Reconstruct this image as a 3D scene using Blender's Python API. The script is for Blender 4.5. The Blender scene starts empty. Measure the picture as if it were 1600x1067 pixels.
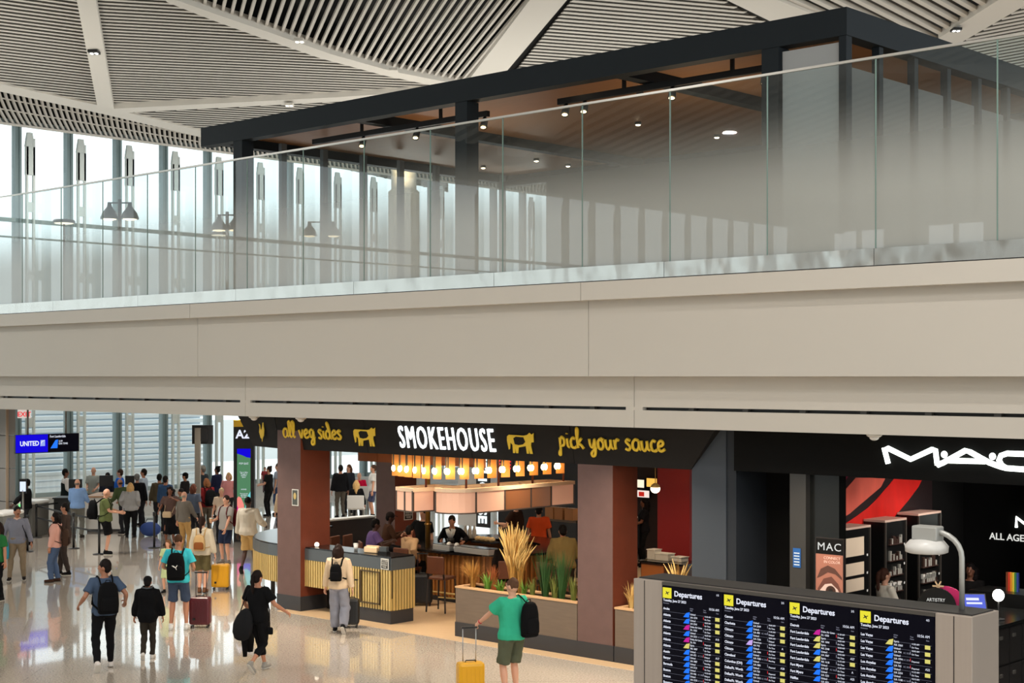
import bpy, bmesh, math, random
from mathutils import Vector, Matrix, Euler
random.seed(7)
R = math.radians
COL = bpy.context.scene.collection
SC = bpy.context.scene

# ------------------------------------------------------------------ camera, sky, exposure
F, HZ, CAMZ = 2366.0, 588.0, 4.8          # focal length in pixels, horizon row, eye height (1600x1067 frame)
TH = R(42.85); CC, SS = math.cos(TH), math.sin(TH)
cam = bpy.data.cameras.new('camera'); camo = bpy.data.objects.new('camera', cam); COL.objects.link(camo)
cam.sensor_width = 36; cam.lens = F / 1600 * 36
cam.shift_y = (HZ - 533.5) / 1600
cam.clip_end = 400; cam.clip_start = 0.1
camo.location = (0, 0, CAMZ); camo.rotation_euler = (R(90), 0, TH)
SC.camera = camo
SC.view_settings.view_transform = 'Standard'; SC.view_settings.look = 'None'
SC.view_settings.exposure = 0.0; SC.view_settings.gamma = 1.0
try: SC.view_settings.use_curve_mapping = False
except Exception: pass
w = bpy.data.worlds.new('World'); SC.world = w; w.use_nodes = True
bg = w.node_tree.nodes['Background']
bg.inputs[0].default_value = (0.90, 0.98, 1.0, 1); bg.inputs[1].default_value = 1.65
SC.cycles.max_bounces = 7; SC.cycles.transparent_max_bounces = 24
SC.cycles.diffuse_bounces = 3; SC.cycles.glossy_bounces = 4
SC.cycles.sample_clamp_indirect = 4.0
SC.cycles.caustics_reflective = False; SC.cycles.caustics_refractive = False

def area(name, loc, size, power, col, rot=(0, 0, 0), size_y=None, spread=180):
    l = bpy.data.lights.new(name, 'AREA'); l.energy = power; l.color = col; l.size = size
    if size_y: l.shape = 'RECTANGLE'; l.size_y = size_y
    else: l.shape = 'DISK'
    l.spread = R(spread)
    o = bpy.data.objects.new(name, l); o.location = loc; o.rotation_euler = rot; COL.objects.link(o)
    return o
def spot(name, loc, tgt, power, col, ang=60, rad=.06):
    l = bpy.data.lights.new(name, 'SPOT'); l.energy = power; l.color = col; l.spot_size = R(ang); l.spot_blend = .6; l.shadow_soft_size = rad
    o = bpy.data.objects.new(name, l); o.location = loc
    d = Vector(tgt) - Vector(loc); o.rotation_euler = d.to_track_quat('-Z', 'Y').to_euler(); COL.objects.link(o)
    return o
WARM = (1.0, .80, .58); NEUT = (1.0, .93, .84)
# hall ceiling floods (warm white), high under the slatted roof
for i, (lx, ly) in enumerate([(-38, 8), (-22, 8), (-8, 6), (-30, -6), (-12, -6), (4, 4), (-7, 12), (0, 8), (-4, -2)]):
    area('hall_ceiling_flood', (lx, ly, 13.2), .45, 430, (1.0, .95, .89))
# concourse downlights under the mezzanine slab
for lx in (-46, -41, -36, -31):
    for ly in (21.5, 27, 33, 39):
        if lx > -40 or ly < 23: area('concourse_downlight', (lx, ly, 3.9), .4, 78, NEUT, spread=150)
for lx, ly in [(-44, 27), (-42, 34), (-44, 41), (-43, 20)]:
    area('gate_ceiling_flood', (lx, ly, 13.2), .4, 250, (1.0, .96, .90))
for lx, ly in [(-28.5, 36), (-24, 36), (-20, 36)]:
    area('concourse_downlight', (lx, ly, 3.9), .4, 78, NEUT, spread=150)
for ly in (28, 38): area('gate_fill_light', (-45.5, ly, 5.0), .8, 160, (.97, .98, 1), rot=(R(180), 0, 0))  # added fill aimed up to brighten the window posts; no fixture stands there
# smokehouse interior
for lx, ly in [(-26.5, 22.5), (-23, 21.6), (-19.5, 21.6), (-26, 25.5), (-22, 25), (-18, 24), (-15.4, 22), (-22, 29), (-17, 28)]:
    area('restaurant_downlight', (lx, ly, 3.2), .35, 27, WARM, spread=140)
# walkway just outside the shops
for lx in (-26, -22.5, -19, -15.5, -12):
    area('soffit_downlight', (lx, 18.4, 3.95), .3, 85, (1, .86, .68), spread=130)
# cosmetics shop
for lx, ly in [(-9.6, 20.9), (-10.6, 22.4), (-8.4, 22.2)]:
    area('shop_downlight', (lx, ly, 3.2), .25, 20, (1, .93, .85), spread=110)
for ly in (24.6, 26.2, 27.4): spot('mural_fill_spot', (-11.6, ly - .8, 3.25), (-14.3, ly, 2.3), 85, (1, .92, .84), 80)  # added fill so the mural reads; no such spotlight known in the shop
for ly in (23.2, 25.4, 27): spot('shelf_fill_spot', (-11.2, ly, 3.2), (-13.9, ly + .2, 1.2), 160, (1, .92, .84), 70)  # added fill on the cartons and products, standing for no known lamp

# ------------------------------------------------------------------ pixel -> place in the building
def ray(px, py):
    a = (px - 800) / F
    return Vector((a * CC - SS, a * SS + CC, (HZ - py) / F))
def at_d(px, py, d): return Vector((0, 0, CAMZ)) + ray(px, py) * d
def at_y(px, py, Y): r = ray(px, py); return at_d(px, py, Y / r.y)
def at_x(px, py, X): r = ray(px, py); return at_d(px, py, X / r.x)
def at_z(px, py, Z): r = ray(px, py); return at_d(px, py, (Z - CAMZ) / r.z)
def X_at(px, Y): return at_y(px, HZ, Y).x
def Y_at(px, X): return at_x(px, HZ, X).y

# ------------------------------------------------------------------ materials
def lin(c):
    c = c / 255.0
    return c / 12.92 if c <= .04045 else ((c + .055) / 1.055) ** 2.4
def rgb(t): return (lin(t[0]), lin(t[1]), lin(t[2]), 1)
MATS = {}
def mat(name, col, rough=.6, metal=0., emit=0., ecol=None, var=0., vscale=8., bump=0., bscale=60., spec=.5, stretch=None):
    if name in MATS: return MATS[name]
    m = bpy.data.materials.new(name); m.use_nodes = True; MATS[name] = m
    nt = m.node_tree; b = nt.nodes['Principled BSDF']
    b.inputs['Base Color'].default_value = rgb(col); b.inputs['Roughness'].default_value = rough
    b.inputs['Metallic'].default_value = metal; b.inputs['Specular IOR Level'].default_value = spec
    if emit:
        b.inputs['Emission Color'].default_value = rgb(ecol or col); b.inputs['Emission Strength'].default_value = emit
    if var or bump:
        tc = nt.nodes.new('ShaderNodeTexCoord'); mp = nt.nodes.new('ShaderNodeMapping')
        nt.links.new(tc.outputs['Object'], mp.inputs[0])
        if stretch: mp.inputs['Scale'].default_value = stretch
    if var:
        n = nt.nodes.new('ShaderNodeTexNoise'); n.inputs['Scale'].default_value = vscale; n.inputs['Detail'].default_value = 4
        nt.links.new(mp.outputs[0], n.inputs['Vector'])
        h = nt.nodes.new('ShaderNodeMix'); h.data_type = 'RGBA'
        c = rgb(col)
        h.inputs[6].default_value = tuple(max(0, x * (1 - var)) for x in c[:3]) + (1,)
        h.inputs[7].default_value = tuple(min(1, x * (1 + var)) for x in c[:3]) + (1,)
        nt.links.new(n.outputs[0], h.inputs[0]); nt.links.new(h.outputs[2], b.inputs['Base Color'])
    if bump:
        n2 = nt.nodes.new('ShaderNodeTexNoise'); n2.inputs['Scale'].default_value = bscale
        nt.links.new(mp.outputs[0], n2.inputs['Vector'])
        bp = nt.nodes.new('ShaderNodeBump'); bp.inputs['Strength'].default_value = bump; bp.inputs['Distance'].default_value = .01
        nt.links.new(n2.outputs[0], bp.inputs['Height']); nt.links.new(bp.outputs[0], b.inputs['Normal'])
    return m
def glow(name, col, strength):
    if name in MATS: return MATS[name]
    m = bpy.data.materials.new(name); m.use_nodes = True; MATS[name] = m
    nt = m.node_tree; nt.nodes.clear()
    e = nt.nodes.new('ShaderNodeEmission'); e.inputs[0].default_value = rgb(col); e.inputs[1].default_value = strength
    o = nt.nodes.new('ShaderNodeOutputMaterial'); nt.links.new(e.outputs[0], o.inputs[0])
    return m
def pane_mat(name, tint, ior=1.5, gain=1.0, frit=None):
    """clear sheet glass: tinted see-through plus fresnel mirror; frit = (z_clear, z_full, colour, cover) printed dot frit"""
    m = bpy.data.materials.new(name); m.use_nodes = True; MATS[name] = m
    nt = m.node_tree; nt.nodes.clear(); N = nt.nodes.new; L = nt.links.new
    out = N('ShaderNodeOutputMaterial'); t = N('ShaderNodeBsdfTransparent'); t.inputs[0].default_value = tint + (1,)
    g = N('ShaderNodeBsdfGlossy'); g.inputs['Roughness'].default_value = .01
    fr = N('ShaderNodeFresnel'); fr.inputs[0].default_value = ior
    geo0 = N('ShaderNodeNewGeometry')
    # keep outside index on both faces so the sheet never totally reflects
    mul = N('ShaderNodeMath'); mul.operation = 'MULTIPLY'; mul.inputs[1].default_value = gain; mul.use_clamp = True
    lw = N('ShaderNodeLayerWeight'); lw.inputs[0].default_value = .5
    pw = N('ShaderNodeMath'); pw.operation = 'POWER'; pw.inputs[1].default_value = 4.0
    L(lw.outputs['Facing'], pw.inputs[0])
    ad = N('ShaderNodeMath'); ad.operation = 'ADD'; ad.inputs[1].default_value = .075
    L(pw.outputs[0], ad.inputs[0]); L(ad.outputs[0], mul.inputs[0])
    nt.nodes.remove(fr); nt.nodes.remove(geo0)
    mx = N('ShaderNodeMixShader'); L(mul.outputs[0], mx.inputs[0]); L(t.outputs[0], mx.inputs[1]); L(g.outputs[0], mx.inputs[2])
    last = mx
    if frit:
        z1, z0, c, cover = frit
        geo = N('ShaderNodeNewGeometry'); sp = N('ShaderNodeSeparateXYZ'); L(geo.outputs['Position'], sp.inputs[0])
        mr = N('ShaderNodeMapRange'); mr.interpolation_type = 'SMOOTHSTEP'
        mr.inputs[1].default_value = z1; mr.inputs[2].default_value = z0; mr.inputs[3].default_value = 0.03; mr.inputs[4].default_value = cover
        L(sp.outputs[2], mr.inputs[0])
        d = N('ShaderNodeBsdfDiffuse'); d.inputs[0].default_value = rgb(c)
        tr = N('ShaderNodeBsdfTranslucent'); tr.inputs[0].default_value = rgb(c)
        m0 = N('ShaderNodeMixShader'); m0.inputs[0].default_value = .08; L(d.outputs[0], m0.inputs[1]); L(tr.outputs[0], m0.inputs[2])
        m2 = N('ShaderNodeMixShader'); L(mr.outputs[0], m2.inputs[0]); L(t.outputs[0], m2.inputs[1]); L(m0.outputs[0], m2.inputs[2])
        nt.links.remove(mx.inputs[1].links[0]); L(m2.outputs[0], mx.inputs[1])
    L(last.outputs[0], out.inputs[0])
    return m

# ------------------------------------------------------------------ mesh helpers
def tagit(o, label=None, cat=None, group=None, kind=None):
    if label: o['label'] = label
    if cat: o['category'] = cat
    if group: o['group'] = group
    if kind: o['kind'] = kind
    return o
def thing(name, label, cat, loc=(0, 0, 0), rz=0, group=None):
    o = bpy.data.objects.new(name, None); COL.objects.link(o); o.empty_display_size = .2
    o.location = loc; o.rotation_euler = (0, 0, rz)
    return tagit(o, label, cat, group)
class MB:
    def __init__(s): s.v = []; s.f = []; s.m = []; s.sm = []
    def add(s, vs, fs, mi=0, smooth=False):
        b = len(s.v); s.v += [tuple(v) for v in vs]
        for f in fs: s.f.append([b + i for i in f]); s.m.append(mi); s.sm.append(smooth)
        return s
    def box(s, x0, x1, y0, y1, z0, z1, mi=0, M=None):
        vs = [Vector(p) for p in ((x0, y0, z0), (x1, y0, z0), (x1, y1, z0), (x0, y1, z0), (x0, y0, z1), (x1, y0, z1), (x1, y1, z1), (x0, y1, z1))]
        if M: vs = [M @ v for v in vs]
        return s.add(vs, [(0, 3, 2, 1), (4, 5, 6, 7), (0, 1, 5, 4), (1, 2, 6, 5), (2, 3, 7, 6), (3, 0, 4, 7)], mi)
    def bar(s, p, q, wdt, h, mi=0, up=(0, 0, 1)):
        p, q = Vector(p), Vector(q); d = (q - p); L = d.length
        if L < 1e-6: return s
        d.normalize(); x = d.cross(Vector(up))
        if x.length < 1e-4: x = d.cross(Vector((1, 0, 0)))
        x.normalize(); y = x.cross(d)
        vs = []
        for b in (p, q):
            for i, j in ((-1, -1), (1, -1), (1, 1), (-1, 1)): vs.append(b + x * (i * wdt / 2) + y * (j * h / 2))
        return s.add(vs, [(0, 1, 2, 3), (7, 6, 5, 4), (0, 4, 5, 1), (1, 5, 6, 2), (2, 6, 7, 3), (3, 7, 4, 0)], mi)
    def path(s, pts, rad, seg=8, mi=0, ex=1.0, side=None, cap=True):
        pts = [Vector(p) for p in pts]; n = len(pts)
        if not hasattr(rad, '__len__'): rad = [rad] * n
        rings = []; prev = None
        for i, p in enumerate(pts):
            d = (pts[min(i + 1, n - 1)] - pts[max(i - 1, 0)]).normalized()
            if side is not None: x = Vector(side) - d * d.dot(Vector(side))
            elif prev is None: x = d.orthogonal()
            else: x = prev - d * d.dot(prev)
            if x.length < 1e-5: x = d.orthogonal()
            x.normalize(); prev = x; y = d.cross(x)
            rings.append([p + x * (math.cos(2 * math.pi * k / seg) * rad[i]) + y * (math.sin(2 * math.pi * k / seg) * rad[i] * ex) for k in range(seg)])
        return s.loft(rings, mi, cap)
    def loft(s, rings, mi=0, cap=True, closed=True, smooth=True):
        b = len(s.v); k = len(rings[0])
        for r in rings: s.v += [tuple(v) for v in r]
        for i in range(len(rings) - 1):
            for j in range(k if closed else k - 1):
                j2 = (j + 1) % k
                s.f.append([b + i * k + j, b + i * k + j2, b + (i + 1) * k + j2, b + (i + 1) * k + j]); s.m.append(mi); s.sm.append(smooth)
        if cap:
            s.f.append([b + j for j in reversed(range(k))]); s.m.append(mi); s.sm.append(False)
            s.f.append([b + (len(rings) - 1) * k + j for j in range(k)]); s.m.append(mi); s.sm.append(False)
        return s
    def lathe(s, prof, c=(0, 0, 0), seg=20, mi=0, cap=True):
        rings = [[(c[0] + r * math.cos(2 * math.pi * k / seg), c[1] + r * math.sin(2 * math.pi * k / seg), c[2] + z) for k in range(seg)] for r, z in prof]
        return s.loft(rings, mi, cap)
    def ell(s, c, r, seg=12, rings=8, mi=0, M=None):
        rs = []
        for i in range(rings + 1):
            t = -math.pi / 2 + math.pi * (i + .02) / (rings + .04)
            rr = [Vector((math.cos(t) * math.cos(2 * math.pi * k / seg) * r[0], math.cos(t) * math.sin(2 * math.pi * k / seg) * r[1], math.sin(t) * r[2])) for k in range(seg)]
            rs.append([(M @ v if M else v) + Vector(c) for v in rr])
        return s.loft(rs, mi, True)
    def prism(s, poly, fn, d0, d1, mi=0):
        """poly: 2D outline; fn(u, v, d) -> point; extruded from d0 to d1"""
        n = len(poly)
        a = [fn(u, v, d0) for u, v in poly]; b = [fn(u, v, d1) for u, v in poly]
        return s.add(a + b, [tuple(range(n)), tuple(reversed(range(n, 2 * n)))] + [(i, n + i, n + (i + 1) % n, (i + 1) % n) for i in range(n)], mi)
    def build(s, name, mats, parent=None, bevel=0, xf=None):
        me = bpy.data.meshes.new(name); me.from_pydata(s.v, [], s.f); me.update()
        if not isinstance(mats, (list, tuple)): mats = [mats]
        for m in mats: me.materials.append(m)
        me.polygons.foreach_set('material_index', s.m); me.polygons.foreach_set('use_smooth', s.sm)
        bm = bmesh.new(); bm.from_mesh(me); bmesh.ops.recalc_face_normals(bm, faces=bm.faces[:]); bm.to_mesh(me); bm.free()
        o = bpy.data.objects.new(name, me); COL.objects.link(o)
        if parent: o.parent = parent
        if xf: o.matrix_local = xf
        if bevel:
            b = o.modifiers.new('bevel', 'BEVEL'); b.width = bevel; b.segments = 2; b.limit_method = 'ANGLE'
        return o
def struct(o, label=None): o['kind'] = 'structure'; return o
def text(name, body, size, m, parent, M, ext=.004, align='LEFT', sx=1., off=0., ls=1., shear=0., cs=1.):
    cu = bpy.data.curves.new(name, 'FONT'); cu.body = body; cu.size = size; cu.extrude = ext; cu.align_x = align; cu.offset = off
    cu.space_line = ls; cu.shear = shear; cu.space_character = cs; cu.resolution_u = 3
    t = bpy.data.objects.new(name, cu); COL.objects.link(t)
    dg = bpy.context.evaluated_depsgraph_get(); me = bpy.data.meshes.new_from_object(t.evaluated_get(dg))
    bpy.data.objects.remove(t); bpy.data.curves.remove(cu)
    me.transform(Matrix.Diagonal((sx, 1, 1, 1))); me.materials.clear(); me.materials.append(m); me.name = name
    o = bpy.data.objects.new(name, me); COL.objects.link(o)
    if parent: o.parent = parent
    o.matrix_local = M
    return o
def wallM(x, y, z, rz=0):     # text standing upright facing -Y when rz = 0
    return Matrix.Translation((x, y, z)) @ Matrix.Rotation(rz, 4, 'Z') @ Matrix.Rotation(R(90), 4, 'X')
def children_of(o): return [c for c in bpy.data.objects if c.parent == o]
def copy_tree(o, parent=None):
    c = o.copy(); COL.objects.link(c)
    if parent: c.parent = parent
    for ch in list(o.children): copy_tree(ch, c)
    return c
# ================================================================== STRUCTURE
M_fascia = mat('warm_white_panel', (200, 194, 184), .55, var=.02, vscale=.6)
M_lip = mat('warm_white_lip_panel', (204, 198, 188), .5)
M_slat = mat('ceiling_slat_paint', (206, 200, 190), .6)
M_band = mat('ceiling_band_paint', (214, 208, 198), .6)
M_void = mat('ceiling_void', (34, 33, 31), .9)
M_back = mat('ceiling_backing', (70, 67, 62), .9)
M_black = mat('black_paint', (14, 14, 15), .45)
M_alu = mat('window_aluminium', (150, 164, 164), .45, metal=.2)
M_dalu = mat('window_fin_dark', (116, 134, 136), .5)
M_lalu = mat('ladder_post_paint', (206, 214, 210), .5)
M_dark = mat('kiosk_dark_metal', (30, 37, 43), .6, spec=.25)

def floor_material():
    m = bpy.data.materials.new('polished_terrazzo'); m.use_nodes = True
    nt = m.node_tree; b = nt.nodes['Principled BSDF']; N = nt.nodes.new; L = nt.links.new
    geo = N('ShaderNodeNewGeometry')
    n = N('ShaderNodeTexNoise'); n.inputs['Scale'].default_value = 34; n.inputs['Detail'].default_value = 5; L(geo.outputs['Position'], n.inputs['Vector'])
    r = N('ShaderNodeValToRGB'); r.color_ramp.elements[0].position = .34; r.color_ramp.elements[0].color = rgb((184, 170, 156))
    r.color_ramp.elements[1].position = .66; r.color_ramp.elements[1].color = rgb((232, 222, 208)); L(n.outputs[0], r.inputs[0])
    br = N('ShaderNodeTexBrick'); br.offset = 0.0; br.inputs['Scale'].default_value = 1.0; br.inputs['Brick Width'].default_value = 3.4; br.inputs['Row Height'].default_value = 3.4
    br.inputs['Mortar Size'].default_value = .012; br.inputs['Color1'].default_value = (1, 1, 1, 1); br.inputs['Color2'].default_value = (.96, .96, .96, 1); br.inputs['Mortar'].default_value = (.78, .77, .76, 1)
    mp = N('ShaderNodeMapping'); mp.inputs['Rotation'].default_value = (0, 0, R(45)); L(geo.outputs['Position'], mp.inputs[0]); L(mp.outputs[0], br.inputs['Vector'])
    mx = N('ShaderNodeMix'); mx.data_type = 'RGBA'; mx.blend_type = 'MULTIPLY'; mx.inputs[0].default_value = 1
    L(r.outputs[0], mx.inputs[6]); L(br.outputs[0], mx.inputs[7]); L(mx.outputs[2], b.inputs['Base Color'])
    b.inputs['Roughness'].default_value = .14; b.inputs['Specular IOR Level'].default_value = .6; b.inputs['Coat Weight'].default_value = .85; b.inputs['Coat Roughness'].default_value = .035; b.inputs['Coat IOR'].default_value = 1.6
    return m
struct(MB().add([(-70, -45, 0), (30, -45, 0), (30, 80, 0), (-70, 80, 0)], [(0, 1, 2, 3)]).build('floor', floor_material()))
M_tile = mat('restaurant_floor_tile', (204, 174, 138), .35, var=.12, vscale=26)
struct(MB().box(-24.6, -13.7, 19.45, 33, .0, .006).build('floor_restaurant', M_tile))

# ---- mezzanine edge: lower panel with slots, beam, lip, steel shoe (all run along X)
def strip(name, y0, y1, z0, z1, joints, m, gap=.012):
    mb = MB()
    for a, b in zip(joints[:-1], joints[1:]): mb.box(a + gap / 2, b - gap / 2, y0, y1, z0, z1)
    return struct(mb.build(name, m))
LJ = [-49, -45.6, -35.4, -25.2, -15.05, -4.85, 5.3, 12]
BJ = [-49, -47.8, -37.1, -26.43, -15.75, -5.07, 5.6, 12]
SLOT = 4.285
strip('wall_mezzanine_soffit_lower', 19.1, 19.4, 3.98, SLOT - .025, LJ, M_fascia)
strip('wall_mezzanine_soffit_upper', 19.1, 19.4, SLOT + .025, 4.80, LJ, M_fascia)
mb = MB()
for a, b in zip(LJ[:-1], LJ[1:]):
    mb.box(a, a + .17, 19.1, 19.4, SLOT - .025, SLOT + .025); mb.box(b - .17, b, 19.1, 19.4, SLOT - .025, SLOT + .025)
struct(mb.build('wall_mezzanine_soffit_joint', M_fascia))
mb = MB().box(-49, 12, 19.2, 19.44, SLOT - .03, SLOT + .03)
struct(mb.build('trim_1', M_black)); bpy.data.objects['trim_1']['label'] = 'black air slot line in the soffit panel'
mb = MB()
for k in range(60): mb.box(-48 + k, -47.9 + k, 19.13, 19.2, SLOT - .025, SLOT + .025)
struct(mb.build('trim_2', mat('slot_vane', (60, 58, 55), .5)))
strip('wall_mezzanine_beam', 18.8, 19.4, 4.80, 6.02, BJ, M_fascia)
strip('wall_mezzanine_lip', 18.6, 19.3, 6.02, 6.31, BJ, M_lip)
struct(MB().box(-49, -38, 19.4, 22.6, 4.0, 6.3).box(-42.2, -38, 22.6, 26, 4.0, 6.3).box(-38, 12, 19.4, 40, 4.0, 6.3).build('floor_mezzanine', M_fascia))

for px, lb_ in ((1366, 'small white dome sensor under the soffit edge above the cosmetics shop'), (397, 'small white dome sensor under the soffit edge above the chicken drawing'), (470, 'small white dome sensor under the soffit edge above the hand lettered sign')):
    t = thing('soffit_sensor', lb_, 'sensor', (X_at(px, 19.22), 19.22, 3.98)); MB().lathe([(.11, 0), (.11, -.02), (.08, -.04)], seg=18).build('base', M_lip, t); MB().ell((0, 0, -.04), (.07, .07, .05), 14, 8).build('dome', mat('sensor_white', (226, 222, 216), .3), t)
# ---- glass balustrade on the mezzanine edge
def steel_material():
    m = bpy.data.materials.new('brushed_steel_shoe'); m.use_nodes = True
    nt = m.node_tree; b = nt.nodes['Principled BSDF']; N = nt.nodes.new; L = nt.links.new
    b.inputs['Base Color'].default_value = rgb((214, 212, 206)); b.inputs['Metallic'].default_value = 1; b.inputs['Roughness'].default_value = .22
    geo = N('ShaderNodeNewGeometry'); n = N('ShaderNodeTexNoise'); n.inputs['Scale'].default_value = 1.6; n.inputs['Detail'].default_value = 2
    mp = N('ShaderNodeMapping'); mp.inputs['Scale'].default_value = (1, 1, .5); L(geo.outputs['Position'], mp.inputs[0]); L(mp.outputs[0], n.inputs['Vector'])
    bp = N('ShaderNodeBump'); bp.inputs['Strength'].default_value = .6; bp.inputs['Distance'].default_value = .12; L(n.outputs[0], bp.inputs['Height']); L(bp.outputs[0], b.inputs['Normal'])
    return m
bal = thing('glass_balustrade', 'tall frameless glass balustrade with steel shoe along the mezzanine edge', 'balustrade', (-18, 18.66, 6.31))
Mbal = Matrix.Translation((18, -18.66, -6.31))
def inpar(o, Minv): o.matrix_local = Minv; return o
mb = MB()
xs = [-49, -42.4, -38.9, -35.4, -31.9, -28.4, -24.9, -21.3, -17.7, -14.1, -10.5, -6.9, -3.3, 3, 12]
for a, b in zip(xs[:-1], xs[1:]): mb.box(a + .004, b - .004, 18.63, 18.75, 6.325, 6.56)
inpar(mb.build('base_shoe', steel_material(), bal), Mbal)
inpar(MB().box(-49, 12, 18.61, 18.77, 6.31, 6.325).build('shoe_gasket', M_black, bal), Mbal)
inpar(MB().box(-49, 12, 18.655, 18.70, 9.17, 9.205).build('top_rail', mat('rail_steel', (206, 204, 198), .3, metal=.6), bal), Mbal)
M_glass = pane_mat('balustrade_glass', (.80, .90, .90), gain=1.0, frit=(8.85, 7.25, (184, 186, 181), .86))
M_edge = mat('glass_edge_green', (120, 146, 138), .25)
for k in range(-6, 24):
    x1 = -8.74 - 1.76 * k; x0 = x1 - 1.76
    if x1 > 10 or x0 < -49: continue
    g = inpar(MB().add([(x0 + .008, 18.68, 6.5), (x1 - .008, 18.68, 6.5), (x1 - .008, 18.68, 9.18), (x0 + .008, 18.68, 9.18)], [(0, 1, 2, 3)]).build('glass_pane', M_glass, bal), Mbal)
    inpar(MB().box(x1 - .008, x1 + .008, 18.672, 18.688, 6.5, 9.18).build('pane_edge', M_edge, bal), Mbal)

# ---- window wall, plane X = -49
WX, WT = -49.0, 13.7
M_wglass = pane_mat('window_glass', (.93, .97, .97), gain=.6)
def window_bay(n, y):
    """fins, ladder post and pane of the bay that starts at y"""
    mb = MB()
    mb.box(WX - .2, WX + .06, y - .18, y - .12, .5, WT).box(WX - .1, WX + .05, y - .12, y - .04, .5, WT).box(WX - .16, WX + .1, y - .04, y + .04, .5, WT)
    w = struct(mb.build('window_%d' % n, M_dalu))
    lad = MB()
    for a in (.16, .42): lad.box(WX + .12, WX + .22, y + a, y + a + .075, .5, WT - .5)
    for z in (3.0, 5.6, 8.2, 10.6): lad.box(WX + .14, WX + .20, y + .18, y + .42, z, z + .35)
    lad.box(WX + .12, WX + .22, y + .14, y + .495, 11.9, 12.9); lad.prism([(.12, 12.9), (.485, 12.9), (.40, 13.4), (.2, 13.4)], lambda u, v, d: Vector((WX + d, y + u, v)), .13, .21)
    lad.build('ladder_post', M_lalu, w)
    tr = MB()
    for z, h in ((.5, .16), (9.66, .05), (10.22, .13), (WT - .1, .2)): tr.box(WX - .06, WX + .12, y + .05, y + 1.83, z, z + h)
    tr.build('transom', M_alu, w)
    MB().add([(WX, y + .05, .5), (WX, y + 1.83, .5), (WX, y + 1.83, WT), (WX, y + .05, WT)], [(0, 1, 2, 3)]).build('pane', M_wglass, w)
for k in range(-33, 23): window_bay(k + 23, 27.3 + 2.03 * k)
struct(MB().box(WX - .3, WX + .05, -40, 76, 0, .5).box(WX + .0, WX + .18, -40, 76, .44, .5).build('wall_window_side', mat('white_sill_wall', (206, 206, 203), .5)))
# grey panelled wall at the far end of the lower hall
mb = MB(); p = at_d(24, 700, 46)
for k in range(5): mb.box(p.x - 6, p.x, p.y - .3, p.y, .02 + k * 1.0, 1.0 + k * 1.0)
gw = struct(mb.build('wall_gate_side', mat('grey_wall_panel', (126, 124, 121), .5)))
struct(MB().box(p.x, p.x + .035, p.y - .32, p.y - .24, 0, 4).build('trim_3', mat('wall_end_trim', (150, 132, 112), .5)))

# louvered building outside
mb = MB()
for k in range(26): mb.bar((-66, 14, .1 + k * .3), (-66, Y_at(318, -66), .1 + k * .3), .06, .22, 0, up=(.5, 0, .85))
lb = thing('louvered_building', 'pale blue louvered building side seen outside the lower windows', 'building', (-66.4, 30, 0))
Ml = Matrix.Translation((66.4, -30, 0))
inpar(mb.build('louver', mat('louver_paint', (236, 244, 250), .5), lb), Ml)
inpar(MB().box(-66.8, -66.3, 14, Y_at(318, -66), 0, 7.8).build('wall', mat('louver_wall', (196, 212, 222), .7), lb), Ml)
MB().add([(-75, -30, -.05), (WX - .3, -30, -.05), (WX - .3, 90, -.05), (-75, 90, -.05)], [(0, 1, 2, 3)])
struct(MB().add([(-140, -60, -.1), (WX - .3, -60, -.1), (WX - .3, 120, -.1), (-140, 120, -.1)], [(0, 1, 2, 3)]).build('ground_apron', mat('apron_concrete', (190, 192, 190), .8)))

# ---- slatted ceiling on a gently sloping plane
CK = .1
def cpt(px, py, dz=0):
    r = ray(px, py); d = (13.8 + 4.9 + dz - CAMZ) / (r.z - CK * r.x); return Vector((0, 0, CAMZ)) + r * d
def cz(x): return 13.8 + CK * (x + 49)
def flat_panel(name, pxs, dz, th, m):
    a = [cpt(x, y, dz) for x, y in pxs]; n = len(a)
    mb = MB().add(a + [v + Vector((0, 0, th)) for v in a], [tuple(range(n)), tuple(range(n, 2 * n))] + [(i, (i + 1) % n, n + (i + 1) % n, n + i) for i in range(n)])
    return struct(mb.build(name, m))
def slats(name, poly, dvec, spacing, wd, ht, m, dz=0, off=0):
    """bars clipped to a polygon (world points) along dvec on the ceiling plane"""
    d = Vector((dvec.x, dvec.y, 0)).normalized(); n = Vector((-d.y, d.x, 0))
    P2 = [(v.dot(d), v.dot(n)) for v in (Vector((q.x, q.y, 0)) for q in poly)]
    lo, hi = min(q[1] for q in P2), max(q[1] for q in P2); mb = MB(); t = lo + off + spacing / 2
    while t < hi:
        xs = []
        for i in range(len(P2)):
            a, b = P2[i], P2[(i + 1) % len(P2)]
            if (a[1] > t) != (b[1] > t): xs.append(a[0] + (t - a[1]) * (b[0] - a[0]) / (b[1] - a[1]))
        xs.sort()
        for a, b in zip(xs[::2], xs[1::2]):
            p, q = d * a + n * t, d * b + n * t
            mb.bar((p.x, p.y, cz(p.x) + dz), (q.x, q.y, cz(q.x) + dz), wd, ht)
        t += spacing
    return struct(mb.build(name, m))
def slat_panel(tag, pxs, l0, l1, spacing, wd, ht, backing, bdz):
    poly = [cpt(x, y) for x, y in pxs]
    slats('ceiling_slats_' + tag, poly, cpt(*l1) - cpt(*l0), spacing, wd, ht, M_slat)
    flat_panel('ceiling_backing_' + tag, pxs, bdz, .05, backing)
slat_panel('west', [(-120, -40), (118, -40), (152, 164), (-120, 108)], (0, 20), (120, 36), .30, .16, .018, M_back, .016)
flat_panel('ceiling_beam_west', [(112, -40), (143, -40), (178, 171), (152, 166)], -.25, .3, M_band)
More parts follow.
